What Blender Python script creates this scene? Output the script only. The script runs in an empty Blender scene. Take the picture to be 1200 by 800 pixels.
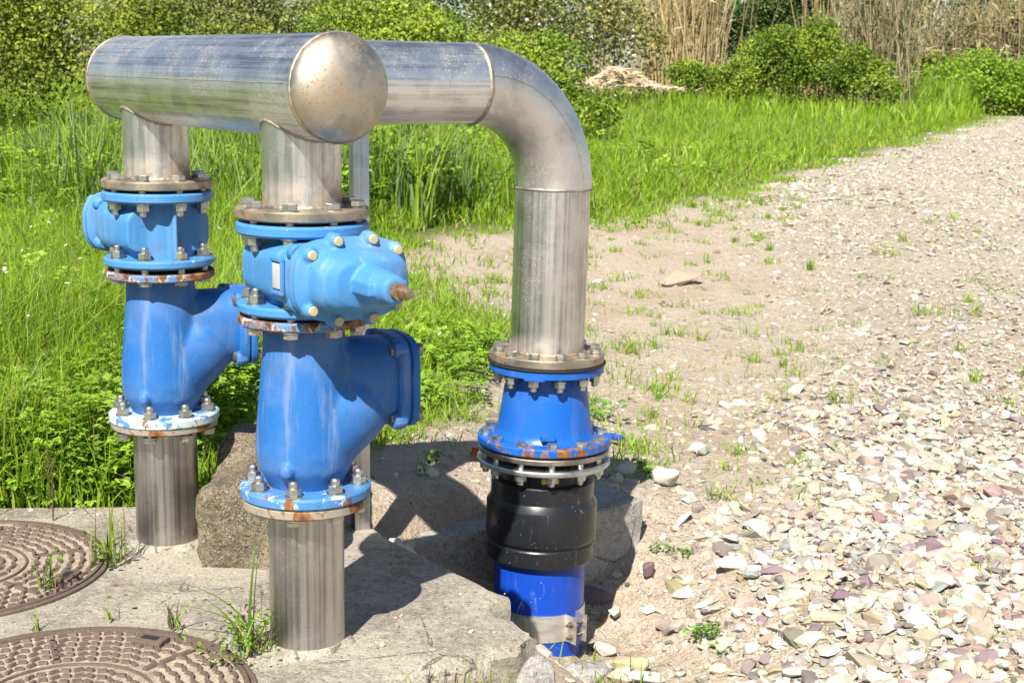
import bpy, bmesh, math, random
import numpy as np
from mathutils import Matrix, Vector, Euler, noise as mnoise

R = math.radians
rng = np.random.default_rng(7)
random.seed(7)
scene = bpy.context.scene
C = scene.collection
PI = math.pi

# ------------------------------------------------------------------ materials
def new_mat(name):
    m = bpy.data.materials.new(name); m.use_nodes = True
    nt = m.node_tree; b = nt.nodes['Principled BSDF']
    return m, nt, b

class N:
    """small helper to write node graphs"""
    def __init__(s, nt): s.nt = nt
    def node(s, t, **kw):
        n = s.nt.nodes.new(t)
        for k, v in kw.items(): setattr(n, k, v)
        return n
    def set(s, sock, v):
        if isinstance(v, bpy.types.NodeSocket): s.nt.links.new(v, sock)
        elif isinstance(v, (tuple, list)) and len(v) == 3 and sock.type == 'RGBA': sock.default_value = (*v, 1)
        else: sock.default_value = v
    def coord(s, kind='Object', scale=(1, 1, 1), loc=(0, 0, 0)):
        t = s.node('ShaderNodeTexCoord'); m = s.node('ShaderNodeMapping')
        s.set(m.inputs['Vector'], t.outputs[kind]); m.inputs['Scale'].default_value = scale; m.inputs['Location'].default_value = loc
        return m.outputs[0]
    def noise(s, vec, scale=5, detail=4, rough=.55, dist=0):
        n = s.node('ShaderNodeTexNoise'); s.set(n.inputs['Vector'], vec)
        n.inputs['Scale'].default_value = scale; n.inputs['Detail'].default_value = detail
        n.inputs['Roughness'].default_value = rough; n.inputs['Distortion'].default_value = dist
        return n.outputs[0]
    def vor(s, vec, scale=20, out='Distance', feature='F1', rand=1):
        n = s.node('ShaderNodeTexVoronoi', feature=feature); s.set(n.inputs['Vector'], vec)
        n.inputs['Scale'].default_value = scale; n.inputs['Randomness'].default_value = rand
        return n.outputs[out]
    def ramp(s, fac, stops, interp='LINEAR'):
        n = s.node('ShaderNodeValToRGB'); s.set(n.inputs[0], fac); e = n.color_ramp.elements
        n.color_ramp.interpolation = interp
        while len(e) > len(stops): e.remove(e[-1])
        while len(e) < len(stops): e.new(.5)
        for el, (p, c) in zip(e, stops):
            el.position = p; el.color = (*c, 1) if isinstance(c, tuple) else (c, c, c, 1)
        return n.outputs[0]
    def mix(s, fac, a, b, mode='MIX'):
        n = s.node('ShaderNodeMix', data_type='RGBA', blend_type=mode)
        s.set(n.inputs[0], fac); s.set(n.inputs[6], a); s.set(n.inputs[7], b)
        return n.outputs[2]
    def math(s, op, a, b=0, c=None, clamp=False):
        n = s.node('ShaderNodeMath', operation=op, use_clamp=clamp)
        s.set(n.inputs[0], a); s.set(n.inputs[1], b)
        if c is not None: s.set(n.inputs[2], c)
        return n.outputs[0]
    def smooth(s, v, a, b):
        n = s.node('ShaderNodeMapRange', interpolation_type='SMOOTHSTEP')
        s.set(n.inputs[0], v); n.inputs[1].default_value = a; n.inputs[2].default_value = b
        return n.outputs[0]
    def sep(s, vec, i):
        n = s.node('ShaderNodeSeparateXYZ'); s.set(n.inputs[0], vec); return n.outputs[i]
    def attr(s, name):
        n = s.node('ShaderNodeAttribute', attribute_name=name); return n
    def bump(s, h, strength=.3, dist=.01, normal=None):
        n = s.node('ShaderNodeBump'); s.set(n.inputs['Height'], h)
        n.inputs['Strength'].default_value = strength; n.inputs['Distance'].default_value = dist
        if normal is not None: s.set(n.inputs['Normal'], normal)
        return n.outputs[0]

def steel_mat(name, base=(.62, .60, .56), rough=.38, streak=(26, 26, .7), rust=.0, rust_z=None, tint=.5, brush=1.0, stain=.5):
    m, nt, b = new_mat(name); n = N(nt)
    v = n.coord('Object')
    vs = n.coord('Object', streak)
    st = n.noise(vs, 2.2, 5, .7); st2 = n.noise(vs, 9, 3, .6)
    bl = n.noise(v, 7, 5, .62)
    dk = .55 if streak[2] < 2 else .74
    dark = tuple(c * dk for c in base)
    stm = n.math('ADD', n.smooth(st, .34, .62), n.math('MULTIPLY', n.smooth(n.noise(v, 9, 4, .6), .40, .62), .55), clamp=True)
    col = n.mix(stm, dark, base)
    drip = n.noise(n.coord('Object', (34, 34, 3.2) if streak[2] < 2 else (9, 9, 9), (4, 7, 2)), 1.2, 5, .7); col = n.mix(n.math('MULTIPLY', n.smooth(drip, .58, .70), .24), col, (.34, .29, .22))
    col = n.mix(n.math('MULTIPLY', n.smooth(st2, .55, .75), .35), col, tuple(min(1, c * 1.25) for c in base))
    sc = n.noise(n.coord('Object', (9, 9, 30), (2, 5, 1)), 1.4, 4, .7); col = n.mix(n.math('MULTIPLY', n.smooth(sc, .60, .72), .30 if streak[2] < 2 else .14), col, (.20, .21, .23))
    # brownish stain veil
    col = n.mix(n.math('MULTIPLY', n.smooth(bl, .48, .72), tint), col, (.46, .37, .25))
    # small rust specks
    sp = n.noise(v, 190, 3, .65); spm = n.math('MULTIPLY', n.smooth(n.math('MULTIPLY', sp, n.math('ADD', .60, n.math('MULTIPLY', bl, .75))), .575, .66), .7)
    rmask = n.math('MULTIPLY', spm, stain)
    if rust_z:
        z = n.sep(v, 2)
        g = n.smooth(z, rust_z[0], rust_z[1])
        rz = n.math('MULTIPLY', g, n.smooth(n.noise(v, 22, 5, .7), .32, .60))
        rmask = n.math('MAXIMUM', rmask, n.math('MULTIPLY', rz, .9))
    if rust > 0:
        rr = n.smooth(n.noise(v, 16, 6, .7), .62 - .3 * rust, .80 - .25 * rust)
        rmask = n.math('MAXIMUM', rmask, n.math('MULTIPLY', rr, .85))
    rc = n.mix(n.smooth(n.noise(v, 40, 4), .35, .65), (.14, .06, .025), (.27, .17, .085))
    col = n.mix(rmask, col, rc)
    n.set(b.inputs['Base Color'], col)
    n.set(b.inputs['Metallic'], n.math('SUBTRACT', 1, n.math('MULTIPLY', rmask, .9)))
    ro = n.math('ADD', rough - .10, n.math('MULTIPLY', st, .2))
    ro = n.math('ADD', ro, n.math('MULTIPLY', rmask, .3))
    ro = n.math('ADD', ro, n.math('MULTIPLY', n.smooth(bl, .4, .7), .1))
    n.set(b.inputs['Roughness'], ro)
    n.set(b.inputs['Normal'], n.bump(n.math('ADD', n.math('MULTIPLY', st2, .5), n.math('MULTIPLY', sp, .25)), .10 * brush, .002))
    return m

def paint_mat(name, base, pale=.3, chip=.0, rust=.0, rough=.42, streaks=.5, dirt=.25, chipcol=(.62, .70, .72), bumpy=.12):
    m, nt, b = new_mat(name); n = N(nt)
    v = n.coord('Object'); vs = n.coord('Object', (15, 15, 1.1))
    f = n.noise(v, 5, 5, .6); fine = n.noise(v, 150, 2, .6); st = n.noise(vs, 1.6, 4, .65)
    lt = tuple(min(1, c * .75 + .14) for c in base)
    col = n.mix(n.math('MULTIPLY', n.smooth(f, .42, .72), pale), base, lt)
    col = n.mix(n.math('MULTIPLY', n.smooth(st, .54, .70), streaks * .5), col, lt)
    col = n.mix(n.math('MULTIPLY', n.smooth(n.noise(v, 9, 7, .74), .50, .72), dirt), col, (.07, .11, .16))
    # fine speckle of dust and pinholes
    col = n.mix(n.math('MULTIPLY', n.smooth(fine, .60, .74), .06), col, (.36, .44, .52))
    col = n.mix(n.math('MULTIPLY', n.smooth(n.noise(v, 62, 4, .7), .64, .70), .55), col, (.03, .06, .12))
    rmask = None
    if chip > 0:
        c1 = n.smooth(n.noise(v, 19, 8, .72, .5), .66 - .28 * chip, .675 - .28 * chip)
        col = n.mix(n.math('MULTIPLY', c1, .92), col, n.mix(n.noise(v, 30), chipcol, (.50, .52, .46)))
    if rust > 0:
        v2 = n.coord('Object', (1, 1, .55), (3.1, 1.7, .4))
        r1 = n.smooth(n.noise(v2, 15, 8, .74, .4), .69 - .27 * rust, .71 - .27 * rust)
        rc = n.ramp(n.noise(v, 60, 4), [(.3, (.085, .035, .016)), (.52, (.20, .085, .03)), (.72, (.30, .18, .09))])
        col = n.mix(r1, col, rc); rmask = r1
    n.set(b.inputs['Base Color'], col)
    ro = n.math('ADD', rough, n.math('MULTIPLY', f, .15))
    if rmask is not None: ro = n.math('ADD', ro, n.math('MULTIPLY', rmask, .35), clamp=True)
    n.set(b.inputs['Roughness'], ro)
    b.inputs['Specular IOR Level'].default_value = .35
    h = n.math('ADD', n.math('MULTIPLY', fine, .22), n.math('MULTIPLY', n.noise(v, 38, 5), .9))
    n.set(b.inputs['Normal'], n.bump(h, bumpy * 1.8, .004))
    return m

def plain_mat(name, base, rough=.6, var=.25, scale=30, metal=0, bump=.1, dust=0, dustcol=(.55, .5, .42)):
    m, nt, b = new_mat(name); n = N(nt); v = n.coord('Object')
    f = n.noise(v, scale, 5, .65)
    col = n.mix(f, tuple(c * (1 - var) for c in base), tuple(min(1, c * (1 + var)) for c in base))
    if dust:
        vs = n.coord('Object', (1, 1, .35))
        d = n.math('MULTIPLY', n.smooth(n.noise(vs, 45, 6, .75), .56, .70), dust)
        d2 = n.math('MULTIPLY', n.smooth(n.noise(v, 6, 4, .6), .35, .65), 1)
        col = n.mix(n.math('MULTIPLY', d, d2), col, dustcol)
        col = n.mix(n.math('MULTIPLY', n.smooth(n.math('ADD', n.vor(v, 60), n.math('MULTIPLY', n.math('SUBTRACT', n.noise(v, 240, 2), .5), .35)), .07, .03), dust * .8), col, tuple(min(1, c * 2.6) for c in dustcol))
    n.set(b.inputs['Base Color'], col); b.inputs['Roughness'].default_value = rough; b.inputs['Metallic'].default_value = metal
    n.set(b.inputs['Normal'], n.bump(n.noise(v, scale * 2.5, 4), bump, .004))
    return m

def concrete_mat(name, a=(.40, .37, .32), c=(.24, .22, .19), pebble=.5, bump=.6, moss=.0, pscale=75, warm=(.42, .33, .20)):
    m, nt, b = new_mat(name); n = N(nt); v = n.coord('Object')
    big = n.noise(v, 3.2, 6, .62); mid = n.noise(v, 38, 8, .78); fine = n.noise(v, 160, 3, .7)
    col = n.mix(n.smooth(big, .38, .62), c, a)
    col = n.mix(n.math('MULTIPLY', n.smooth(mid, .44, .60), .6), col, tuple(min(1, x * 1.25) for x in a))
    col = n.mix(n.math('MULTIPLY', n.smooth(n.noise(v, 8, 5, .7), .55, .75), .55), col, warm)
    wv = n.node('ShaderNodeTexNoise'); n.set(wv.inputs['Vector'], v); wv.inputs['Scale'].default_value = pscale * .9; wv.inputs['Detail'].default_value = 3
    vm = n.node('ShaderNodeVectorMath', operation='MULTIPLY_ADD'); n.set(vm.inputs[0], wv.outputs[1]); vm.inputs[1].default_value = (1.1 / pscale,) * 3; n.set(vm.inputs[2], v); wp = vm.outputs[0]
    cell = n.vor(wp, pscale, 'Color'); dist = n.vor(wp, pscale, 'Distance')
    g = n.sep(cell, 0)
    pm = n.math('MULTIPLY', n.smooth(g, 1 - .42 * pebble, 1 - .40 * pebble), n.smooth(dist, .36 if pebble < 1.2 else .56, .30 if pebble < 1.2 else .44))
    pc = n.ramp(n.sep(cell, 1), [(0, (.44, .41, .36)), (.35, (.34, .27, .19)), (.6, (.50, .48, .44)), (.8, (.15, .13, .13)), (1, (.30, .24, .17))])
    col = n.mix(pm, col, pc)
    col = n.mix(n.math('MULTIPLY', n.smooth(n.noise(v, 60, 5, .75), .54, .68), .6), col, (.07, .06, .045))
    if pebble < 1.2:
        ck = n.vor(n.coord('Object', (1, 1, 1), (3.3, 1.2, 0)), 2.6, 'Distance', 'DISTANCE_TO_EDGE')
        wob = n.math('ADD', ck, n.math('MULTIPLY', n.math('SUBTRACT', n.noise(v, 14, 5, .7), .5), .09))
        ckm = n.math('MULTIPLY', n.smooth(n.math('ABSOLUTE', wob), .009, .002), n.smooth(n.noise(v, 2.3, 2), .48, .56))
        col = n.mix(n.math('MULTIPLY', ckm, .75), col, (.07, .055, .04))
        col = n.mix(n.math('MULTIPLY', n.smooth(n.noise(n.coord('Object', (1, 1, 1), (9, 2, 0)), 2.4, 7, .72), .54, .67), .42), col, tuple(x * .5 for x in a))
    if moss:
        col = n.mix(n.math('MULTIPLY', n.smooth(n.noise(v, 14, 5, .7), .60, .72), moss), col, (.30, .24, .07))
    col = n.mix(n.math('MULTIPLY', n.smooth(fine, .54, .66), .45), col, tuple(min(1, x * 1.5) for x in a)); col = n.mix(n.math('MULTIPLY', n.smooth(fine, .46, .36), .5), col, tuple(x * .45 for x in c))
    n.set(b.inputs['Base Color'], col); b.inputs['Roughness'].default_value = .92
    b.inputs['Specular IOR Level'].default_value = .2
    h = n.math('ADD', n.math('MULTIPLY', mid, .8), n.math('MULTIPLY', fine, .35)); h = n.math('ADD', h, n.math('MULTIPLY', pm, .35))
    n.set(b.inputs['Normal'], n.bump(h, bump, .012))
    return m

def vcol_mat(name, rough=.6, trans=0., spec=.3, noise_amt=.0, nscale=60, bump=0):
    """colour carried by each leaf, blade or stone in the Col attribute"""
    m, nt, b = new_mat(name); n = N(nt)
    col = n.attr('Col').outputs['Color']
    if noise_amt:
        f = n.noise(n.coord('Object'), nscale, 5, .7)
        col = n.mix(noise_amt, col, n.mix(f, (.12, .12, .12), (1, 1, 1)), 'OVERLAY')
        if bump: n.set(b.inputs['Normal'], n.bump(f, bump, .006))
    n.set(b.inputs['Base Color'], col); b.inputs['Roughness'].default_value = rough
    b.inputs['Specular IOR Level'].default_value = spec
    if trans:
        t = n.node('ShaderNodeBsdfTranslucent'); n.set(t.inputs[0], n.mix(1, col, (1.0, 1.0, .35), 'MULTIPLY'))
        ms = n.node('ShaderNodeMixShader'); ms.inputs[0].default_value = trans
        nt.links.new(b.outputs[0], ms.inputs[1]); nt.links.new(t.outputs[0], ms.inputs[2])
        nt.links.new(ms.outputs[0], nt.nodes['Material Output'].inputs[0])
    return m

M = {}
M['steel'] = steel_mat('brushed_steel', (.80, .80, .80), .38, streak=(30, 30, .5), tint=.16, stain=.35)
M['stub'] = steel_mat('stained_steel', (.66, .65, .62), .37, rust_z=(.085, -.01), tint=.35, stain=.7)
M['riser'] = steel_mat('riser_steel', (.66, .65, .62), .36, streak=(34, 34, .4), rust_z=(.08, -.02), tint=.35, stain=.4)
M['post_steel'] = steel_mat('lower_pipe_steel', (.54, .535, .52), .35, streak=(40, 40, .3), tint=.25, stain=.35)
M['cap'] = steel_mat('dull_cap_steel', (.50, .46, .385), .50, streak=(4, 4, 4), tint=.85, stain=1.1)
M['elbow'] = steel_mat('elbow_steel', (.68, .68, .67), .40, streak=(4, 4, 4), tint=.25, stain=.7)
M['flange_steel'] = steel_mat('rusty_flange_steel', (.42, .37, .30), .50, streak=(5, 5, 5), rust=.55, tint=.9, stain=1.0)
M['weld'] = steel_mat('weld_metal', (.42, .38, .32), .58, streak=(4, 4, 4), rust=.5, tint=.8)
M['pale_flange'] = paint_mat('pale_flange_paint', (.27, .24, .18), .15, .15, .66, .6, .3, .4, chipcol=(.42, .42, .38))
M['rust_flange'] = paint_mat('rusty_white_flange_paint', (.085, .20, .38), .3, .50, .86, .6, .3, .4, chipcol=(.40, .42, .40))
M['gate_blue'] = paint_mat('light_blue_paint', (.050, .205, .45), .55, .0, .0, .52, 1.0, .45)
M['gate_flange'] = paint_mat('light_blue_flange_paint', (.050, .205, .45), .40, .06, .04, .38, .4, .3)
M['check_blue'] = paint_mat('strong_blue_paint', (.013, .118, .375), .46, .0, .0, .50, 1.4, .50)
M['check_flange'] = paint_mat('chipped_blue_paint', (.038, .180, .43), .4, .34, .50, .42, .5, .3, (.40, .48, .50))
M['white_chip_flange'] = paint_mat('white_chipped_blue_paint', (.045, .185, .43), .5, .72, .36, .5, .5, .2, chipcol=(.44, .53, .53))
M['adapter_blue'] = paint_mat('vivid_blue_paint', (.004, .094, .40), .16, .0, .10, .30, .3, .10)
M['adapter_flange'] = paint_mat('vivid_blue_rusty_paint', (.004, .094, .40), .12, .05, .58, .30, .2, .10)
M['bolt'] = steel_mat('bolt_zinc', (.52, .51, .47), .40, streak=(6, 6, 6), rust=.12, tint=.5)
M['bolt_dark'] = steel_mat('bolt_dark', (.36, .33, .29), .45, streak=(6, 6, 6), rust=.35, tint=.7)
M['bolt_bright'] = steel_mat('bolt_bright_zinc', (.64, .66, .66), .34, streak=(6, 6, 6), rust=.05, tint=.15)
M['galv'] = steel_mat('galvanised_ring', (.60, .61, .60), .42, streak=(8, 8, 8), tint=.15, stain=.2)
M['gasket'] = plain_mat('black_rubber', (.014, .014, .015), .7)
M['black_pe'] = plain_mat('black_plastic', (.012, .0135, .017), .30, .35, 16, dust=.9, dustcol=(.12, .125, .13))
M['blue_pe'] = plain_mat('blue_plastic', (.006, .055, .40), .34, .2, 12, dust=.8, dustcol=(.17, .24, .44))
M['cream_cap'] = plain_mat('cream_plastic', (.42, .37, .22), .45, .12)
M['rust_iron'] = steel_mat('rusty_spindle', (.22, .18, .15), .50, streak=(9, 9, 9), rust=.45, tint=.8)
M['tag'] = plain_mat('worn_white_plate', (.42, .42, .42), .5, .15)
M['yellow'] = plain_mat('yellow_sticker', (.55, .48, .03), .5, .1)
M['strap'] = steel_mat('strap_steel', (.80, .78, .73), .52, streak=(3, 3, 20), tint=.25, stain=.3)
M['slab'] = concrete_mat('weathered_concrete', (.43, .385, .315), (.225, .198, .16), .9, 1.0, .4, 70, (.35, .27, .17))
M['block'] = concrete_mat('exposed_aggregate', (.36, .295, .20), (.17, .135, .085), 1.5, 1.7, .3, 120, (.30, .21, .10))
M['kerb'] = concrete_mat('grey_concrete', (.42, .40, .36), (.27, .255, .23), .35, 1.0, .05, 60, (.33, .285, .22))
M['rubble'] = concrete_mat('broken_concrete', (.42, .40, .37), (.26, .25, .23), .8, 1.0, 0, 60, (.33, .30, .25))
M['iron'] = plain_mat('rusty_cast_iron', (.115, .080, .062), .66, .45, 45, bump=.6, dust=.6, dustcol=(.22, .175, .14))
M['iron_dust'] = concrete_mat('dusty_iron', (.40, .335, .265), (.26, .205, .16), .35, .7, .1, 90, (.17, .105, .07))
M['stone'] = vcol_mat('broken_stone', .88, 0, .2, .30, 40, .35)
M['grass'] = vcol_mat('grass_blades', .5, .36, .4)
M['leaf'] = vcol_mat('leaves', .55, .25, .3)
M['cane'] = vcol_mat('dry_canes', .75, .05, .2)
M['bark'] = vcol_mat('stems', .85, 0, .2)

# ------------------------------------------------------------------ object helpers
def link(name, me, mat=None, parent=None, loc=None, rot=None):
    o = bpy.data.objects.new(name, me); C.objects.link(o)
    if mat is not None:
        me.materials.clear()
        for mm in (mat if isinstance(mat, (list, tuple)) else [mat]): me.materials.append(mm)
    if parent is not None: o.parent = parent
    if loc is not None: o.location = loc
    if rot is not None: o.rotation_euler = rot
    return o
def tag(o, label, cat, group=None, kind=None):
    if label: o['label'] = label
    if cat: o['category'] = cat
    if group: o['group'] = group
    if kind: o['kind'] = kind
    return o
def thing(name, label, cat, loc=(0, 0, 0), rot=(0, 0, 0), group=None):
    o = bpy.data.objects.new(name, None); C.objects.link(o); o.location = loc; o.rotation_euler = rot
    o.empty_display_size = .1
    return tag(o, label, cat, group)
def dup(root, label=None, group=None):
    r = root.copy(); C.objects.link(r)
    if label: r['label'] = label
    if group: r['group'] = group
    for ch in list(root.children):
        c = ch.copy(); C.objects.link(c); c.parent = r
        for g in list(ch.children):
            d = g.copy(); C.objects.link(d); d.parent = c
    return r
def finish(me, angle=35, smooth=True):
    me.polygons.foreach_set('use_smooth', [smooth] * len(me.polygons))
    if smooth and angle < 180: me.set_sharp_from_angle(angle=R(angle))
    me.update(); return me
def bm_mesh(bm, angle=35, smooth=True, name='m'):
    bmesh.ops.recalc_face_normals(bm, faces=bm.faces)
    me = bpy.data.meshes.new(name); bm.to_mesh(me); bm.free(); return finish(me, angle, smooth)

def ring_between(bm, A, B, mi=0):
    n = len(A)
    for i in range(n):
        f = bm.faces.new((A[i], A[(i + 1) % n], B[(i + 1) % n], B[i])); f.material_index = mi
def lathe_into(bm, prof, seg=64, mat=Matrix(), cap=True, closed=False):
    """revolve (r,z) pairs about z; closed=True joins the last ring to the first (a hollow ring)"""
    rings = []
    for r, z in prof:
        if r < 1e-6: rings.append([bm.verts.new(mat @ Vector((0, 0, z)))])
        else: rings.append([bm.verts.new(mat @ Vector((r * math.cos(2 * PI * i / seg), r * math.sin(2 * PI * i / seg), z))) for i in range(seg)])
    pairs = list(zip(rings[:-1], rings[1:]))
    if closed: pairs.append((rings[-1], rings[0]))
    for A, B in pairs:
        if len(A) == 1 and len(B) == 1: continue
        if len(A) == 1:
            for i in range(seg): bm.faces.new((A[0], B[(i + 1) % seg], B[i]))
        elif len(B) == 1:
            for i in range(seg): bm.faces.new((A[i], A[(i + 1) % seg], B[0]))
        else: ring_between(bm, A, B)
    if cap and not closed:
        for Rg in (rings[0], rings[-1]):
            if len(Rg) > 2: bm.faces.new(Rg)
def lathe(prof, seg=64, **kw):
    bm = bmesh.new(); lathe_into(bm, prof, seg, **kw); return bm_mesh(bm)
def disc(r, z0, z1, b=.003, hole=0., seg=64, wob=0):
    """a flat ring or disc with softened rims"""
    if hole: p = [(hole, z0), (r - b, z0), (r, z0 + b), (r, z1 - b), (r - b, z1), (hole, z1)]; return lathe(p, seg, closed=True)
    return lathe([(0, z0), (r - b, z0), (r, z0 + b), (r, z1 - b), (r - b, z1), (0, z1)], seg)
def sweep(path, rad, seg=48, closed_ends=True, name='sweep'):
    """tube of radius rad (number or list) along a list of points"""
    P = [Vector(p) for p in path]; n = len(P); rads = rad if isinstance(rad, (list, tuple)) else [rad] * n
    bm = bmesh.new(); rings = []
    T = [(P[min(i + 1, n - 1)] - P[max(i - 1, 0)]).normalized() for i in range(n)]
    a = T[0].orthogonal().normalized()
    for i in range(n):
        a = (a - T[i] * a.dot(T[i])).normalized(); b = T[i].cross(a)
        rings.append([bm.verts.new(P[i] + rads[i] * (math.cos(2 * PI * k / seg) * a + math.sin(2 * PI * k / seg) * b)) for k in range(seg)])
    for A, B in zip(rings[:-1], rings[1:]): ring_between(bm, A, B)
    if closed_ends: bm.faces.new(rings[0]); bm.faces.new(rings[-1])
    return bm_mesh(bm, 40)
def loft(sections, seg=48, angle=40):
    """sections: (d, cx, cz, half_w, half_h, exponent) superellipses in the x-z plane at y=d"""
    bm = bmesh.new(); rings = []
    for d, cx, cz, w, h, e in sections:
        rr = []
        for k in range(seg):
            t = 2 * PI * k / seg; c, s = math.cos(t), math.sin(t)
            rr.append(bm.verts.new((cx + w * math.copysign(abs(c) ** (2 / e), c), d, cz + h * math.copysign(abs(s) ** (2 / e), s))))
        rings.append(rr)
    for A, B in zip(rings[:-1], rings[1:]): ring_between(bm, A, B)
    bm.faces.new(rings[0]); bm.faces.new(rings[-1])
    return bm_mesh(bm, angle)
def box_into(bm, c, s, mat=Matrix(), bev=0):
    r = bmesh.ops.create_cube(bm, size=1); vs = r['verts']
    for v in vs: v.co = mat @ Vector((c[0] + v.co.x * s[0], c[1] + v.co.y * s[1], c[2] + v.co.z * s[2]))
    if bev:
        ed = list({e for v in vs for e in v.link_edges}); bmesh.ops.bevel(bm, geom=ed, offset=bev, segments=2, affect='EDGES', profile=.6)
def box(c, s, bev=.002, mat=Matrix()):
    bm = bmesh.new(); box_into(bm, c, s, mat, bev); return bm_mesh(bm)
def fuse(meshes, voxel=.006, smooth=8):
    """weld overlapping closed meshes into one cast skin"""
    bm = bmesh.new()
    for me, mat in meshes:
        t = bmesh.new(); t.from_mesh(me); t.transform(mat); tmp = bpy.data.meshes.new('t'); t.to_mesh(tmp); t.free(); bm.from_mesh(tmp)
    me = bpy.data.meshes.new('fuse'); bm.to_mesh(me); bm.free()
    o = bpy.data.objects.new('fuse', me); C.objects.link(o)
    md = o.modifiers.new('r', 'REMESH'); md.mode = 'VOXEL'; md.voxel_size = voxel
    sm = o.modifiers.new('s', 'SMOOTH'); sm.factor = .5; sm.iterations = smooth
    dg = bpy.context.evaluated_depsgraph_get(); out = bpy.data.meshes.new_from_object(o.evaluated_get(dg))
    bpy.data.objects.remove(o); return finish(out, 180)

def hexa(bm, r, z0, z1, rot=0, mat=Matrix()):
    c = min(.0025, (z1 - z0) * .25); rings = []
    for rr, z in ((r - c, z0), (r, z0 + c * .6), (r, z1 - c * .6), (r - c, z1)):
        rings.append([bm.verts.new(mat @ Vector((rr * math.cos(rot + k * PI / 3), rr * math.sin(rot + k * PI / 3), z))) for k in range(6)])
    for A, B in zip(rings[:-1], rings[1:]): ring_between(bm, A, B)
    bm.faces.new(rings[0]); bm.faces.new(rings[-1])
def bolt_mesh(z0, z1, head_up=True, r=.0172, sr=.0098, hh=.0135, nh=.017, out=.014, rot=0, washer=True):
    """head on one face (z1 if head_up), nut and thread end beyond the other"""
    bm = bmesh.new()
    def hd(z, s):
        if washer: lathe_into(bm, [(r * 1.12, z), (r * 1.12, z + s * .003)], 20)
        a, b = z + s * .003, z + s * (.003 + hh); hexa(bm, r, min(a, b), max(a, b), rot)
    def nt(z, s):
        if washer: lathe_into(bm, [(r * 1.12, z), (r * 1.12, z + s * .003)], 20)
        a, b = z + s * .003, z + s * (.003 + nh); hexa(bm, r, min(a, b), max(a, b), rot + .4)
        e = z + s * (.003 + nh + out); lathe_into(bm, [(sr, z + s * (.003 + nh)), (sr, e - s * .003), (sr * .72, e)], 16)
    lathe_into(bm, [(sr, z0), (sr, z1)], 14)
    if head_up: hd(z1, 1); nt(z0, -1)
    else: nt(z1, 1); hd(z0, -1)
    return bm_mesh(bm, 30)
def bolt_circle(parent, n, rad, z0, z1, mat, head_up=True, phase=.5, name='bolt', **kw):
    ms = [bolt_mesh(z0, z1, head_up, rot=q, **kw) for q in (0, .35, .7)]
    for m_ in ms: m_.materials.append(mat)
    for k in range(n):
        a = 2 * PI * (k + phase) / n
        o = link(name, ms[(k * 2 + k // 3) % 3], None, parent, (rad * math.cos(a), rad * math.sin(a), random.uniform(-.001, .001)), (0, 0, random.uniform(0, 1.0)))

# ------------------------------------------------------------------ the pipework: measured frame
TH = R(35.266)                     # the header runs along local +y, its branch along local +x
F = Vector((-.4537, 3.0600, 0)); U = Vector((-math.sin(TH), math.cos(TH), 0)); V = Vector((math.cos(TH), math.sin(TH), 0))
S, JB, LB, EX, HZ = .8285, .5719, 1.1014, .8051, 1.2431
RR = F + S * U
RI = F + JB * U + LB * V           # the riser's axis at header height
TILT = Vector((.0137, .0054, 1)).normalized()
RZ = Matrix.Rotation(TH, 4, 'Z')
ROOT_RI = Vector((RI.x - .0137 * HZ, RI.y - .0054 * HZ, 0))
RI_ROT = (Matrix.Rotation(.0137, 4, 'Y') @ Matrix.Rotation(-.0054, 4, 'X') @ RZ).to_euler()

man = thing('pipe_manifold', 'stainless steel pipe manifold with fat header, domed cap and bent outlet pipe', 'pipe', F, (0, 0, TH))
RX90 = (-PI / 2, 0, 0)             # object z turned to local +y
hp = link('header_pipe', lathe([(.1085, -.1635), (.1095, -.160), (.1095, 1.015), (.1085, 1.02)], 96, cap=False), M['steel'], man, (0, 0, HZ), RX90)
capm = [(0.1095, -.002)] + [(.1095 * math.cos(t), -.058 * math.sin(t) ** 1.0) for t in np.linspace(0, PI / 2, 14)[:-1]] + [(0, -.058)]
capm = [(r if i else .108, z) for i, (r, z) in enumerate(capm)]
link('end_cap', lathe(capm, 96, cap=False), M['cap'], man, (0, -.1665, HZ), RX90)
capb = [(r, -z) for r, z in capm]
link('end_cap', lathe(capb, 96, cap=False), M['cap'], man, (0, 1.0225, HZ), RX90)
def bead(r, loc, rot, parent=man, w=.0042, seed=0):
    bm = bmesh.new(); n, k = 150, 8; rings = []
    for i in range(n):
        a = 2 * PI * i / n; ww = w * (1 + .07 * math.sin(i * 1.3 + seed) + .08 * random.uniform(-1, 1))
        rings.append([bm.verts.new(((r + ww * .55 * math.cos(q)) * math.cos(a), (r + ww * .55 * math.cos(q)) * math.sin(a), ww * math.sin(q))) for q in np.linspace(0, 2 * PI, k, endpoint=False)])
    for i in range(n): ring_between(bm, rings[i], rings[(i + 1) % n])
    return link('weld_bead', bm_mesh(bm, 60), M['weld'], parent, loc, rot)
bead(.1105, (0, -.165, HZ), RX90, w=.0055); bead(.1105, (0, 1.021, HZ), RX90, w=.0045)
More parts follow.
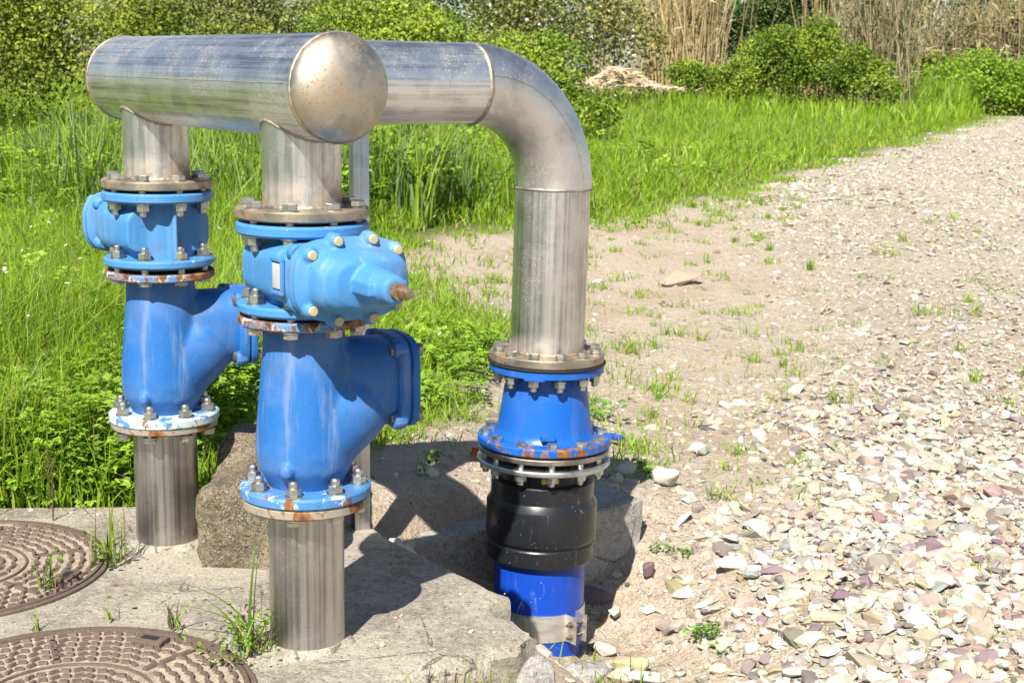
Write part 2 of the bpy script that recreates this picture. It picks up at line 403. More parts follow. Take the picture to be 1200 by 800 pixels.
# a fine lengthwise seam on the header's near side
sa = R(176)
link('weld_seam', sweep([(.1097 * math.cos(sa), y, HZ + .1097 * math.sin(sa)) for y in np.linspace(-.155, 1.01, 40)], [.0011 + .0003 * math.sin(i * 2.2) for i in range(40)], 6), M['weld'], man)
stub_me = lathe([(.084, 0.0), (.084, .19)], 80, cap=False)
FZ = .968                          # underside of the upper steel flanges
sf = disc(.1425, 0, .022, .003, .078, 80)
for y in (0, S):
    st = link('outlet_stub', stub_me, M['stub'], man, (0, y, FZ + .022))
    bead(.0850, (0, y, FZ + .0235), None, w=.006)
    fl = link('flange', sf, M['flange_steel'], man, (0, y, FZ))
    # saddle weld where stub meets header
    pts = []
    for t in np.linspace(0, 2 * PI, 73)[:-1]:
        xx, yy = .0855 * math.cos(t), .0855 * math.sin(t)
        pts.append((xx, yy, -math.sqrt(.1105 ** 2 - xx ** 2)))
    bmw = bmesh.new(); rings = []
    for i, p in enumerate(pts):
        q = Vector(p); tn = (Vector(pts[(i + 1) % 72]) - Vector(pts[i - 1])).normalized(); a = tn.orthogonal().normalized(); b_ = tn.cross(a)
        w = .004 * (1 + .3 * math.sin(i * 2.3)); rings.append([bmw.verts.new(q + w * (math.cos(k) * a + math.sin(k) * b_)) for k in np.linspace(0, 2 * PI, 7)[:-1]])
    for i in range(72):
        A, B = rings[i], rings[(i + 1) % 72]
        off = min(range(6), key=lambda o_: sum((A[j].co - B[(j + o_) % 6].co).length for j in range(6)))
        ring_between(bmw, A, B[off:] + B[:off])
    link('weld_bead', bm_mesh(bmw, 60), M['weld'], man, (0, y, HZ))
GT0, GT1 = .9345, .9600            # gate valve upper flange
for y in (0, S):
    ms = [bolt_mesh(GT0, FZ + .022, True, rot=q) for q in (0, .35, .7)]
    for m_ in ms: m_.materials.append(M['bolt'])
    for k in range(8):
        a = 2 * PI * (k + .12) / 8
        link('bolt', ms[k % 3], None, man, (.118 * math.cos(a), y + .118 * math.sin(a), 0), (0, 0, random.uniform(0, 1)))
# branch, slightly wider collar near the header, elbow, down pipe
RY90 = (0, PI / 2, 0)
link('branch_pipe', lathe([(.1095, .06), (.1095, EX)], 96, cap=False), M['steel'], man, (0, JB, HZ), RY90)
bmc = lathe([(.1125, .05), (.1125, .168), (.1095, .171)], 96, cap=False)
link('branch_collar', bmc, M['steel'], man, (0, JB, HZ), RY90)
RB = LB - EX
ep = [(EX + RB * math.sin(t), JB, HZ - RB * (1 - math.cos(t))) for t in np.linspace(0, PI / 2, 33)]
link('elbow', sweep(ep, .1098, 96, False), M['elbow'], man)
def elbow_pt(t, ph, rr):
    c = Vector((EX + RB * math.sin(t), JB, HZ - RB * (1 - math.cos(t)))); o = Vector((math.sin(t), 0, math.cos(t)))
    return c + rr * (math.cos(ph) * o + math.sin(ph) * Vector((0, -1, 0)))
link('weld_seam', sweep([elbow_pt(t, R(78), .1098) for t in np.linspace(.01, PI / 2, 60)], [.0020 + .0006 * math.sin(i * 1.9) for i in range(60)], 6), M['weld'], man)
bead(.1105, (EX, JB, HZ), RY90, w=.0065, seed=2)
Mi = (Matrix.Translation(F) @ RZ).inverted()
def in_man(o, z, E=Matrix()):                  # place a part of the manifold on the leaning riser axis
    W = Matrix.Translation(ROOT_RI + Vector((.0137 * z, .0054 * z, z))) @ RI_ROT.to_matrix().to_4x4()
    o.matrix_local = Mi @ W @ E; return o
DT = HZ - RB
in_man(bead(.1105, (0, 0, 0), None, w=.0040, seed=4), DT)
in_man(link('down_pipe', lathe([(.1095, 0), (.1095, DT - .462)], 96, cap=False), M['riser'], man), .462)
in_man(link('flange', disc(.17, 0, .026, .003, .10, 96), M['flange_steel'], man), .440)
in_man(bead(.1110, (0, 0, 0), None, w=.0065, seed=6), .468)
mb = [bolt_mesh(.404, .466, True, .0165, .0098, rot=q) for q in (0, .35, .7)]
for m_ in mb: m_.materials.append(M['bolt'])
for k in range(12):
    a = 2 * PI * (k + .3) / 12; o = link('bolt', mb[k % 3], None, man)
    in_man(o, 0, Matrix.Translation((.1475 * math.cos(a), .1475 * math.sin(a), 0)) @ Matrix.Rotation(random.uniform(0, 1), 4, 'Z'))

# ---- gate valves (root at their lower flange); the bonnet leaves along local -y
def gate_valve(label, loc, rotz):
    g = thing('gate_valve', label, 'valve', loc, (0, 0, rotz), 'blue gate valves under the steel header')
    z0, zt = .0, .195              # local heights of the flange faces
    zc = .096
    cyl = lathe([(.092, .008), (.090, .05), (.090, .15), (.092, .188)], 48)
    neck = loft([(.07, 0, zc, .112, .060, 4), (-.06, 0, zc, .118, .066, 4), (-.13, 0, zc, .116, .068, 4), (-.205, 0, zc, .104, .066, 4)], 48)
    web = box((0, .02, zc), (.012, .20, .165), .003)
    link('body', fuse([(cyl, Matrix()), (neck, Matrix()), (web, Matrix())], .005, 6), M['gate_blue'], g)
    link('flange', disc(.1425, zt - .0255, zt, .005, .075, 80), M['gate_flange'], g)
    link('flange', disc(.1425, z0 + .002, z0 + .024, .005, .075, 80), M['gate_flange'], g)
    link('gasket', disc(.108, zt, zt + .010, .001, .07, 48), M['gasket'], g)
    link('gasket', disc(.118, -.005, z0 + .002, .001, .07, 48), M['gasket'], g)
    # body-side bonnet flange
    link('bonnet_flange', loft([(-.176, 0, zc, .112, .070, 3.2), (-.184, 0, zc, .128, .084, 3), (-.199, 0, zc, .129, .085, 3), (-.202, 0, zc, .127, .083, 3)], 72, 50), M['gate_blue'], g)
    dome = loft([(-.2035, 0, zc, .128, .084, 3), (-.207, 0, zc, .130, .086, 3), (-.219, 0, zc, .130, .086, 3), (-.224, 0, zc, .120, .077, 3), (-.232, 0, zc, .108, .066, 3),
                 (-.262, 0, zc, .105, .063, 3), (-.280, 0, zc, .096, .056, 2.8), (-.292, .0, zc, .074, .048, 2.4), (-.298, 0, zc, .030, .03, 2)], 64, 180)
    cone = lathe([(.054, .22), (.046, .286), (.041, .300), (.036, .345), (.031, .375), (.0285, .392), (.022, .396)], 40)
    Mc = Matrix.Translation((0, 0, zc)) @ Matrix.Rotation(PI / 2, 4, 'X')
    ribs = []
    for sx in (-1, 1):
        ribs.append((box((sx * .036, -.315, zc), (.016, .10, .030), .004), Matrix()))
    angs = [(-.098, .056), (-.040, .081), (.040, .081), (.098, .056), (.098, -.056), (.040, -.081), (-.040, -.081), (-.098, -.056)]
    boss = [(lathe([(.0170, 0), (.016, .024), (.0125, .031)], 24), Matrix.Translation((x, -.203, zc + z)) @ Matrix.Rotation(PI / 2, 4, 'X')) for x, z in angs]
    bk = [(lathe([(.017, 0), (.016, .028), (.012, .034)], 20), Matrix.Translation((x, -.178, zc + z)) @ Matrix.Rotation(-PI / 2, 4, 'X')) for x, z in ((.098, .052), (-.098, .052), (.098, -.052), (-.098, -.052))]
    bon = link('bonnet', fuse([(dome, Matrix()), (cone, Mc)] + ribs + boss, .0036, 3), M['gate_blue'], g)
    cm = lathe([(.0100, 0), (.0100, .004), (.0085, .006), (0, .007)], 24)
    for x, z in angs: link('cap_bolt', cm, M['cream_cap'], bon, (x, -.2335, zc + z), (PI / 2, 0, 0))
    for me_, mt in bk: link('bolt_boss', me_, M['gate_blue'], g, mt.translation, (-PI / 2, 0, 0))
    sp = bmesh.new(); lathe_into(sp, [(.017, .390), (.017, .412)], 28, Mc); box_into(sp, (0, 0, .428), (.019, .019, .038), Mc @ Matrix.Rotation(R(20), 4, 'Z'), .0025)
    lathe_into(sp, [(.021, .388), (.021, .394)], 28, Mc)
    link('spindle', bm_mesh(sp), M['rust_iron'], g)
    link('name_plate', box((-.1195, -.118, zc + .002), (.004, .036, .052), .001), M['tag'], g)
    fr = bmesh.new()
    for dy, dz, sy, sz in ((0, .034, .052, .008), (0, -.034, .052, .008), (-.023, 0, .007, .062), (.023, 0, .007, .062)): box_into(fr, (-.119, -.118 + dy, zc + .002 + dz), (.008, sy, sz), bev=.0015)
    link('plate_frame', bm_mesh(fr), M['gate_blue'], g)
    ms = [bolt_mesh(-.026, .024, False, rot=q) for q in (0, .35, .7)]
    for m_ in ms: m_.materials.append(M['bolt'])
    for k in range(8):
        a = 2 * PI * (k + .12) / 8 + (TH - rotz)
        link('bolt', ms[k % 3], None, g, (.118 * math.cos(a), .118 * math.sin(a), 0), (0, 0, random.uniform(0, 1)))
    return g
GZ = .765
g1 = gate_valve('light blue gate valve turned towards us, brown square spindle pointing right', (F.x, F.y, GZ), TH)
g2 = dup(g1, 'light blue gate valve farther back, seen from behind, its bonnet turned away over the grass')
g2.location = (RR.x, RR.y, GZ); g2.rotation_euler = (0, 0, TH + R(180))

# ---- ball check valves (root at slab level below them); the lid faces local +x
def check_valve(label, loc, rotz, low_flange, mid_flange, swap=None):
    c = thing('check_valve', label, 'valve', loc, (0, 0, rotz), 'blue ball check valves on steel stand pipes')
    zb, zt = .351, .760
    barrel = lathe([(.080, zb + .02), (.088, zb + .04), (.104, zb + .07), (.109, zb + .105), (.106, zb + .16), (.097, zb + .26), (.090, zb + .33), (.088, zt - .01)], 56)
    A = Vector((.0, 0, zb + .125)); Bp = Vector((.140, 0, zb + .240))
    d = (Bp - A).normalized()
    q = Vector((0, 0, 1)).rotation_difference(d).to_matrix().to_4x4()
    arm = lathe([(.100, -.03), (.106, .04), (.106, .10), (.100, .15), (.09, .165)], 48)
    tip = loft([(0, 0, 0, .080, .088, 2.4), (.07, 0, .002, .088, .094, 2.6), (.125, 0, .002, .090, .096, 3)], 48)
    Mt = Matrix.Translation((.075, 0, zb + .247)) @ Matrix.Rotation(-PI / 2, 4, 'Z')
    shoulder = loft([(0, 0, 0, .070, .085, 2.2), (.16, 0, 0, .080, .085, 2.4)], 40)
    Ms = Matrix.Translation((.01, 0, zb + .262)) @ Matrix.Rotation(-PI / 2, 4, 'Z')
    rib = box((-.004, -.088, zb + .29), (.010, .03, .12), .003)
    boss = lathe([(.016, 0), (.016, .016), (.012, .02)], 20)
    Mb = Matrix.Translation((-.075, -.068, zb + .075)) @ Matrix.Rotation(R(137.5), 4, 'Z') @ Matrix.Rotation(PI / 2, 4, 'Y') @ Matrix.Rotation(PI, 4, 'X')
    Mb = Matrix.Translation((-.066, -.078, zb + .078)) @ Vector((0, 0, 1)).rotation_difference(Vector((-.65, -.76, 0))).to_matrix().to_4x4()
    link('body', fuse([(barrel, Matrix()), (arm, Matrix.Translation(A) @ q), (tip, Mt), (shoulder, Ms), (boss, Mb)], .006, 7), M['check_blue'], c)
    lz = zb + .247
    # paired square-ish lid flanges at the side opening
    def plate(x0, x1, w, h, e, mat, nm, tl=0):
        me = loft([(x0, 0, lz, w - .004, h - .004, e), (x0 + .004, 0, lz, w, h, e), (x1 - .004, 0, lz, w, h, e), (x1, 0, lz, w - .004, h - .004, e)], 64, 45)
        o = link(nm, me, mat, c); o.rotation_euler = (0, 0, -PI / 2); return o
    plate(.186, .214, .100, .104, 4.2, M['check_blue'], 'lid_flange')
    ear = lathe([(.019, 0), (.021, .006), (.020, .024), (.016, .030)], 20)
    for yy in (-.076, .076):
        for zz in (-.080, .080): link('bolt_ear', ear, M['check_blue'], c, (.178, yy, lz + zz), (0, PI / 2, 0))
    lidp = plate(.2165, .236, .099, .103, 4.2, M['check_blue'], 'lid')
    dm = loft([(.235, 0, lz, .080, .084, 3), (.243, 0, lz, .073, .078, 3), (.248, 0, lz, .055, .06, 2.5)], 48, 60)
    link('lid_dome', dm, M['check_blue'], c, None, (0, 0, -PI / 2))
    lm = [lathe([(.0098, -.062), (.0098, 0)], 14)]
    bmb = bmesh.new(); hexa(bmb, .0145, .001, .013); lathe_into(bmb, [(.0085, -.056), (.0085, .002)], 14); hexa(bmb, .0145, -.064, -.0505); bmb = bm_mesh(bmb, 30)
    for yy in (-.071, .071):
        for zz in (-.075, .075):
            link('lid_bolt', bmb, M['bolt_dark'], c, (.2355, yy, lz + zz), (0, PI / 2, 0))
    link('flange', disc(.1445, zb + .002, zb + .028, .005, .075, 80), low_flange, c)
    link('flange', disc(.1415, zt - .021, zt - .001, .004, .075, 80), mid_flange, c)
    # cast flow arrow
    ar = bmesh.new(); out_ = [(-.003, 0), (.003, 0), (.003, .030), (.0085, .030), (0, .045), (-.0085, .030), (-.003, .030)]
    ra_ = [[ar.verts.new((a_, yy_, zb + .255 + b_)) for a_, b_ in out_] for yy_ in (-.092, -.0985)]
    ring_between(ar, *ra_); ar.faces.new(ra_[1]); ar.faces.new(ra_[0])
    link('flow_arrow', bm_mesh(ar), M['gate_blue'], c, (0, 0, 0), (R(-1.5), 0, R(-14)))
    ms = [bolt_mesh(.331, zb + .028, False, rot=q) for q in (0, .35, .7)]
    for m_ in ms: m_.materials.append(M['bolt'])
    for k in range(8):
        a = 2 * PI * (k + .12) / 8 + (TH - rotz)
        link('bolt', ms[k % 3], None, c, (.1185 * math.cos(a), .1185 * math.sin(a), 0), (0, 0, random.uniform(0, 1)))
    return c
CR = R(27)
c1 = check_valve('strong blue ball check valve under the gate valve with the brown spindle', (F.x, F.y, 0), CR, M['check_flange'], M['rust_flange'])
c2 = check_valve('strong blue ball check valve with whitish peeling bottom flange, nearer the grass', (RR.x, RR.y, -.006), CR, M['white_chip_flange'], M['rust_flange'])

# ---- stand pipes out of the slab
for P_, lab in ((F, 'bare steel stand pipe rising beside the big weed, close to us'), (RR, 'bare steel stand pipe between the round cover and the rough block')):
    s_ = thing('stand_pipe', lab, 'pipe', (P_.x, P_.y, 0), (0, 0, TH), 'steel stand pipes in the concrete slab')
    link('pipe', lathe([(.084, -.08), (.084, .335)], 80, cap=False), M['post_steel'], s_)
    link('flange', disc(.1405, .331, .3525, .003, .07, 80), M['pale_flange'], s_)
    bm = bmesh.new(); lathe_into(bm, [(.080, -.02), (.108, -.01), (.097, .006), (.086, .012), (.0835, .016)], 48, cap=False)
    for v_ in bm.verts:
        a = math.atan2(v_.co.y, v_.co.x); k = 1 + .10 * math.sin(3 * a + P_.x * 9) + .06 * math.sin(7 * a)
        if v_.co.z < .008: v_.co.x *= k; v_.co.y *= k
    link('mortar_collar', bm_mesh(bm, 180), M['slab'], s_)

# ---- riser assembly below the steel down pipe
ad = thing('pipe_adapter', 'vivid blue flanged taper piece with orange rust on its lower flange', 'pipe fitting', ROOT_RI, RI_ROT)
link('cone', lathe([(.112, .425), (.116, .405), (.120, .385), (.138, .262), (.142, .235), (.150, .214), (.158, .208)], 96, cap=False), M['adapter_blue'], ad)
tf = link('flange', disc(.1705, .409, .434, .003, .10, 96), M['adapter_blue'], ad)
link('gasket', disc(.176, .434, .4395, .001, .10, 64), M['gasket'], ad)
link('flange', disc(.2, .187, .213, .004, .12, 96), M['adapter_flange'], ad)
link('gasket', disc(.190, .181, .187, .001, .12, 64), M['gasket'], ad)
bm = bmesh.new(); box_into(bm, (-.028, -.150, .237), (.044, .018, .016), Matrix(), .003); link('cast_lug', bm_mesh(bm), M['adapter_flange'], ad, None, (0, 0, R(-22)))
bm = bmesh.new(); box_into(bm, (0, -.1705, .4105), (.06, .006, .008), Matrix(), .001); link('rim_lip', bm_mesh(bm), M['adapter_blue'], ad, None, (0, 0, R(-48)))
bolt_circle(ad, 12, .174, .129, .213, M['bolt_bright'], True, .05, r=.0172, hh=.012, out=.012)

cp = thing('pipe_coupling', 'black plastic pipe coupling with loose galvanised backing ring, on blue pipe', 'pipe fitting', ROOT_RI, RI_ROT)
link('stub_flange', disc(.196, .164, .1805, .003, .12, 96), M['bolt_dark'], cp)
link('backing_ring', disc(.2, .129, .1455, .004, .147, 96), M['galv'], cp)
link('stub_end', lathe([(.150, .164), (.140, .150), (.138, .14), (.138, .07)], 96, cap=False), M['black_pe'], cp)
link('sleeve', lathe([(.137, .083), (.152, .083), (.1555, .079), (.1555, .030), (.1665, .010), (.1675, .006), (.1675, -.090), (.1665, -.094), (.161, -.102), (.1585, -.104), (.1585, -.108), (.1615, -.112), (.1615, -.158), (.158, -.164), (.137, -.164)], 96, cap=False), M['black_pe'], cp).data.set_sharp_from_angle(angle=R(16))
lab = bmesh.new(); g_ = []
for zz in (.095, .111):
    g_.append([lab.verts.new((.1392 * math.cos(a), .1392 * math.sin(a), zz)) for a in np.linspace(R(-128), R(-107), 9)])
for i in range(8): lab.faces.new((g_[0][i], g_[0][i + 1], g_[1][i + 1], g_[1][i]))
link('yellow_sticker', bm_mesh(lab, 180), M['yellow'], cp)
link('terminal_hole', lathe([(.010, 0), (.010, .006), (.006, .006), (.005, .001)], 20), M['gasket'], cp, (-.166 * math.cos(R(8)), -.166 * math.sin(R(8)) , -.03), (0, -PI / 2, 0))

bp = tag(link('buried_pipe', lathe([(.1385, -.62), (.1385, -.13)], 96, cap=False), M['blue_pe'], None, ROOT_RI, RI_ROT), 'blue plastic water pipe coming out of the dug pit', 'pipe')

cl = thing('pipe_clamp', 'steel strap clamp bolted round the blue plastic pipe in the pit', 'clamp', ROOT_RI, RI_ROT)
gap = R(-62) - TH + R(8)
def strap(a0, a1, z0, z1, r0=.1397, th=.0028, n=60, wav=0):
    bm = bmesh.new(); rings = []
    for i in range(n + 1):
        a = a0 + (a1 - a0) * i / n; dz = wav * math.sin(3 * i / n * PI)
        rings.append([bm.verts.new((r * math.cos(a), r * math.sin(a), z + dz)) for r, z in ((r0, z0), (r0 + th, z0), (r0 + th, z1), (r0, z1))])
    for A, B in zip(rings[:-1], rings[1:]): ring_between(bm, A, B)
    bm.faces.new(rings[0]); bm.faces.new(rings[-1])
    return bm_mesh(bm, 30)
ga = R(-90) + R(44) - TH             # gap faces the right of the camera
link('band', strap(ga + R(9), ga + 2 * PI - R(9), -.395, -.312), M['strap'], cl)
Mg = Matrix.Rotation(ga, 4, 'Z')
for sgn in (-1, 1):
    bm = bmesh.new(); y = sgn * .022
    box_into(bm, (.160, y, -.3535), (.046, .003, .084), Mg, .001)
    link('lug', bm_mesh(bm), M['strap'], cl)
for zz in (-.335, -.374):
    bm = bmesh.new(); Mx = Mg @ Matrix.Translation((.166, 0, zz)) @ Matrix.Rotation(PI / 2, 4, 'X')
    lathe_into(bm, [(.005, -.044), (.005, .044)], 12, Mx); hexa(bm, .0095, .024, .032, 0, Mx); hexa(bm, .0095, -.033, -.024, .3, Mx)
    link('bolt', bm_mesh(bm), M['rust_iron'], cl)

# ---- support post under the branch
bm = bmesh.new(); box_into(bm, (0, 0, .52), (.044, .006, 1.20), Matrix(), .0015); box_into(bm, (-.019, .027, .52), (.006, .048, 1.20), Matrix(), .0015)
po = tag(link('support_post', bm_mesh(bm), M['post_steel'], None, (-.414, 3.865, 0), (0, 0, R(20))), 'slim steel angle post under the horizontal pipe, behind the valves', 'post')

# ------------------------------------------------------------------ noise on arrays
def vhash(ix, iy, seed=0):
    h = (ix.astype(np.int64) * 374761393 + iy.astype(np.int64) * 668265263 + seed * 1442695041) & 0xffffffff
    h = ((h ^ (h >> 13)) * 1274126177) & 0xffffffff
    return ((h ^ (h >> 16)) & 0xffff) / 65535.
def vnoise(x, y, seed=0):
    ix, iy = np.floor(x), np.floor(y); fx, fy = x - ix, y - iy
    fx = fx * fx * (3 - 2 * fx); fy = fy * fy * (3 - 2 * fy)
    a, b, c, d = (vhash(ix + i, iy + j, seed) for j in (0, 1) for i in (0, 1))
    return (a * (1 - fx) + b * fx) * (1 - fy) + (c * (1 - fx) + d * fx) * fy
def fbm(x, y, sc=1., oct=4, seed=0):
    s, a, t = 0, 1, 0
    for o in range(oct): s = s + a * vnoise(x * sc + 17.3 * o, y * sc - 9.1 * o, seed + o); t += a; a *= .5; sc *= 2.03
    return s / t
def sstep(a, b, x):
    t = np.clip((x - a) / (b - a), 0, 1); return t * t * (3 - 2 * t)

# edge of the meadow: grass lies on its left (smaller x), given as x for each y
GB = np.array([(-.52, 1.0), (-.42, 3.9), (-.46, 4.6), (-.40, 5.2), (-.05, 5.8), (.02, 6.6), (-.10, 7.3), (-.40, 8.0), (-.75, 9.3), (-.85, 10.3), (-.35, 11.4), (.60, 12.9), (1.3, 14.0), (2.3, 15.8), (3.7, 19.3), (7.1, 27), (16, 48), (24, 68), (60, 150), (220, 500)])
def grass_d(x, y):                  # >0 inside the meadow, metres roughly
    return np.interp(y, GB[:, 1], GB[:, 0]) - x
SLAB = [(-4.2, 4.0), (-1.49, 4.02), (-1.10, 4.06), (-.75, 4.12), (-.50, 4.0), (-.379, 3.883), (-.336, 3.81), (-.219, 3.646), (-.093, 3.489), (-.044, 3.424), (.010, 3.367),
        (-.021, 3.331), (-.058, 3.307), (-.026, 3.242), (.011, 3.206), (.070, 3.125), (.017, 3.03), (-.036, 3.004), (-.114, 2.949), (-.262, 2.859), (-4.2, .10)]
def inside(poly, x, y):
    r = np.zeros(x.shape, bool); n = len(poly)
    for i in range(n):
        (x1, y1), (x2, y2) = poly[i], poly[(i + 1) % n]
        c = ((y1 > y) != (y2 > y)); xi = (x2 - x1) * (y - y1) / ((y2 - y1) if y2 != y1 else 1e-9) + x1
        r ^= c & (x < xi)
    return r
def poly_dist(poly, x, y):
    d = np.full(x.shape, 1e9); n = len(poly)
    for i in range(n):
        (x1, y1), (x2, y2) = poly[i], poly[(i + 1) % n]; dx, dy = x2 - x1, y2 - y1
        t = np.clip(((x - x1) * dx + (y - y1) * dy) / (dx * dx + dy * dy), 0, 1); d = np.minimum(d, np.hypot(x - x1 - t * dx, y - y1 - t * dy))
    return d
KU0, KU1, KV0, KV1 = .188, .40, -.50, .57   # the low kerb behind the riser, in (u, v) from the riser
def ground_h(x, y):
    x = np.asarray(x, float); y = np.asarray(y, float)
    right = sstep(-.45, .55, x - .02 * (y - 4))
    h = -.05 - .14 * right * sstep(16, 5, y) - .06 * right
    d = .9 * (.47 * (y - 11.5) - x)
    h = h + .42 * sstep(2, 14, d) * sstep(8, 22, y)
    uu = (x - ROOT_RI.x) * U.x + (y - ROOT_RI.y) * U.y; vv = (x - ROOT_RI.x) * V.x + (y - ROOT_RI.y) * V.y
    pit = np.exp(-(np.maximum(np.abs(vv - .10) - .12, 0) / .30) ** 2 - ((uu + .06) / np.where(uu > 0, .42, 1.0)) ** 2) * sstep(KU1 + .02, KU0 - .02, np.where(vv < KV1, uu, 0))
    h = h - .27 * pit
    behind = sstep(KU0, KU1, uu) * sstep(1.4, .2, np.abs(vv - .1)) * sstep(1.5, .5, uu)
    h = h + .05 * behind
    h = h + .035 * (fbm(x, y, 1.3, 3, 3) - .5) * sstep(2, 6, np.abs(y)) + .030 * (fbm(x, y, 5, 4, 5) - .5) + .014 * (fbm(x, y, 17, 3, 6) - .5) * sstep(14, 8, y)
    ins = inside(SLAB, x, y); sd = poly_dist(SLAB, x, y)
    h = np.where(ins, np.minimum(h, -.03) - .22 * sstep(0, .12, sd), h)
    front = sstep(.25, .0, sd) * (y < 3.06) * (~ins)
    h = np.where(front > 0, h * (1 - front) + front * -.115, h)
    return h
def gravel_w(x, y, tex=False):                 # how thickly crushed stone lies
    e = x - (.52 + .10 * (y - 3.5))
    near = sstep(-.35, 1.15, e + .55 * (fbm(x, y, 1.1, 3, 21) - .5) * 2)
    dirt = np.exp(-(((x - (.75 + .14 * (y - 6))) / .9) ** 2)) * sstep(5.4, 7.5, y) * sstep(17, 12, y)
    if tex: return near * (1 - .6 * dirt)
    w = near * (1 - .70 * dirt) * (.55 + .9 * fbm(x, y, .55, 3, 8)) * (1 - .42 * sstep(5.5, 9, y) * (.4 + 1.2 * fbm(x, y, .35, 3, 18)))
    return np.clip(w, .0, 1)

# ------------------------------------------------------------------ bulk mesh writer
def np_mesh(name, Vv, polys, col=None, smooth=False):
    """polys: list of integer arrays (m,k)"""
    me = bpy.data.meshes.new(name); Vv = np.asarray(Vv, np.float32)
    me.vertices.add(len(Vv)); me.vertices.foreach_set('co', Vv.ravel())
    tot = np.concatenate([np.full(len(p), p.shape[1], np.int32) for p in polys]); idx = np.concatenate([p.ravel() for p in polys]).astype(np.int32)
    me.loops.add(len(idx)); me.loops.foreach_set('vertex_index', idx)
    me.polygons.add(len(tot)); st = np.zeros(len(tot), np.int32); st[1:] = np.cumsum(tot)[:-1]
    me.polygons.foreach_set('loop_start', st); me.polygons.foreach_set('loop_total', tot)
    if col is not None:
        a = me.attributes.new('Col', 'FLOAT_COLOR', 'POINT'); c4 = np.ones((len(Vv), 4), np.float32); c4[:, :3] = col
        a.data.foreach_set('color', c4.ravel())
    me.polygons.foreach_set('use_smooth', np.full(len(tot), smooth)); me.update(calc_edges=True); me.validate(); return me
def instance_np(templates, tid, pos, rot, scale, col):
    """bake many small copies of a few template meshes into one array mesh. templates: (verts, list of faces arrays)"""
    Vs, Ps, Cs = [], {}, []; base = 0
    for t, (tv, tp) in enumerate(templates):
        k = np.where(tid == t)[0]
        if not len(k): continue
        P = np.einsum('nij,vj->nvi', rot[k], tv) * 1.0
        P = P * 1.0 if scale.ndim == 1 else P
        Pv = np.einsum('nij,nvj->nvi', rot[k], tv[None] * (scale[k][:, None, None] if scale.ndim == 1 else scale[k][:, None, :])) + pos[k][:, None, :]
        n, m = len(k), len(tv); off = base + np.arange(n)[:, None, None] * m
        for f in tp: Ps.setdefault(f.shape[1], []).append((f[None] + off).reshape(-1, f.shape[1]))
        Vs.append(Pv.reshape(-1, 3)); Cs.append(np.repeat(col[k], m, axis=0)); base += n * m
    return np.concatenate(Vs), [np.concatenate(v) for v in Ps.values()], np.concatenate(Cs)
def rotz_tilt(n, tilt, yaw=None):
    yaw = rng.uniform(0, 2 * PI, n) if yaw is None else yaw
    tx, ty = rng.normal(0, tilt, n), rng.normal(0, tilt, n)
    cz, sz = np.cos(yaw), np.sin(yaw); cx, sx = np.cos(tx), np.sin(tx); cy, sy = np.cos(ty), np.sin(ty)
    Z = np.zeros((n, 3, 3)); Z[:, 0, 0] = cz; Z[:, 0, 1] = -sz; Z[:, 1, 0] = sz; Z[:, 1, 1] = cz; Z[:, 2, 2] = 1
    X = np.zeros((n, 3, 3)); X[:, 0, 0] = 1; X[:, 1, 1] = cx; X[:, 1, 2] = -sx; X[:, 2, 1] = sx; X[:, 2, 2] = cx
    Y = np.zeros((n, 3, 3)); Y[:, 1, 1] = 1; Y[:, 0, 0] = cy; Y[:, 0, 2] = sy; Y[:, 2, 0] = -sy; Y[:, 2, 2] = cy
    return X @ Y @ Z

# ------------------------------------------------------------------ ground sheet
def build_ground():
    # polar net about the camera's foot: fine in front, coarse behind
    th = np.concatenate([np.linspace(-34, 34, 330), np.linspace(34, 326, 90)[1:-1]]); th = np.radians(th)
    rr = np.concatenate([[0.02], np.linspace(.6, 2.2, 12), np.linspace(2.3, 7.5, 190)[0:], np.geomspace(7.6, 60, 150), np.geomspace(62, 900, 30)])
    A, B = np.meshgrid(th, rr); x = np.sin(A) * B; y = np.cos(A) * B; z = ground_h(x, y)
    nt_, nr = len(th), len(rr); i = np.arange(nr - 1)[:, None] * nt_; j = np.arange(nt_)[None]; jn = (j + 1) % nt_
    q = np.stack([i + j, i + nt_ + j, i + nt_ + jn, i + jn], -1).reshape(-1, 4)[:, ::-1]
    gd = grass_d(x, y) + .5 * (fbm(x, y, 1.6, 4, 11) - .5)
    gr = sstep(-.15, .35, gd) * (1 - .0 * x); gv = gravel_w(x, y, True)
    sh = sstep(.30, 0, poly_dist(SLAB, x, y)) * (y < 3.06) * (x < .1)
    gr = np.maximum(gr, sh * .4)
    col = np.stack([gr.ravel(), gv.ravel(), fbm(x, y, .35, 3, 31).ravel()], -1)
    return np_mesh('ground', np.stack([x, y, z], -1).reshape(-1, 3), [q], col, True)
m, nt, b = new_mat('ground_soil'); n = N(nt)
v = n.coord('Object'); a_ = n.attr('Col').outputs['Color']; gr, gv, bigv = (n.sep(a_, i) for i in range(3))
f1 = n.noise(v, 2.2, 6, .65); f2 = n.noise(v, 18, 6, .7); f3 = n.noise(v, 110, 4, .7)
soil = n.ramp(f2, [(.30, (.37, .275, .185)), (.48, (.54, .445, .345)), (.68, (.64, .55, .445))])
soil = n.mix(n.math('MULTIPLY', n.smooth(f1, .38, .62), .5), soil, (.60, .50, .395))
soil = n.mix(n.math('MULTIPLY', n.smooth(f3, .52, .68), .55), soil, (.67, .60, .51)); soil = n.mix(n.math('MULTIPLY', n.smooth(f3, .48, .36), .65), soil, (.26, .18, .105))
soil = n.mix(n.math('MULTIPLY', n.smooth(n.noise(v, .9, 5, .65), .50, .62), .55), soil, (.45, .345, .24))
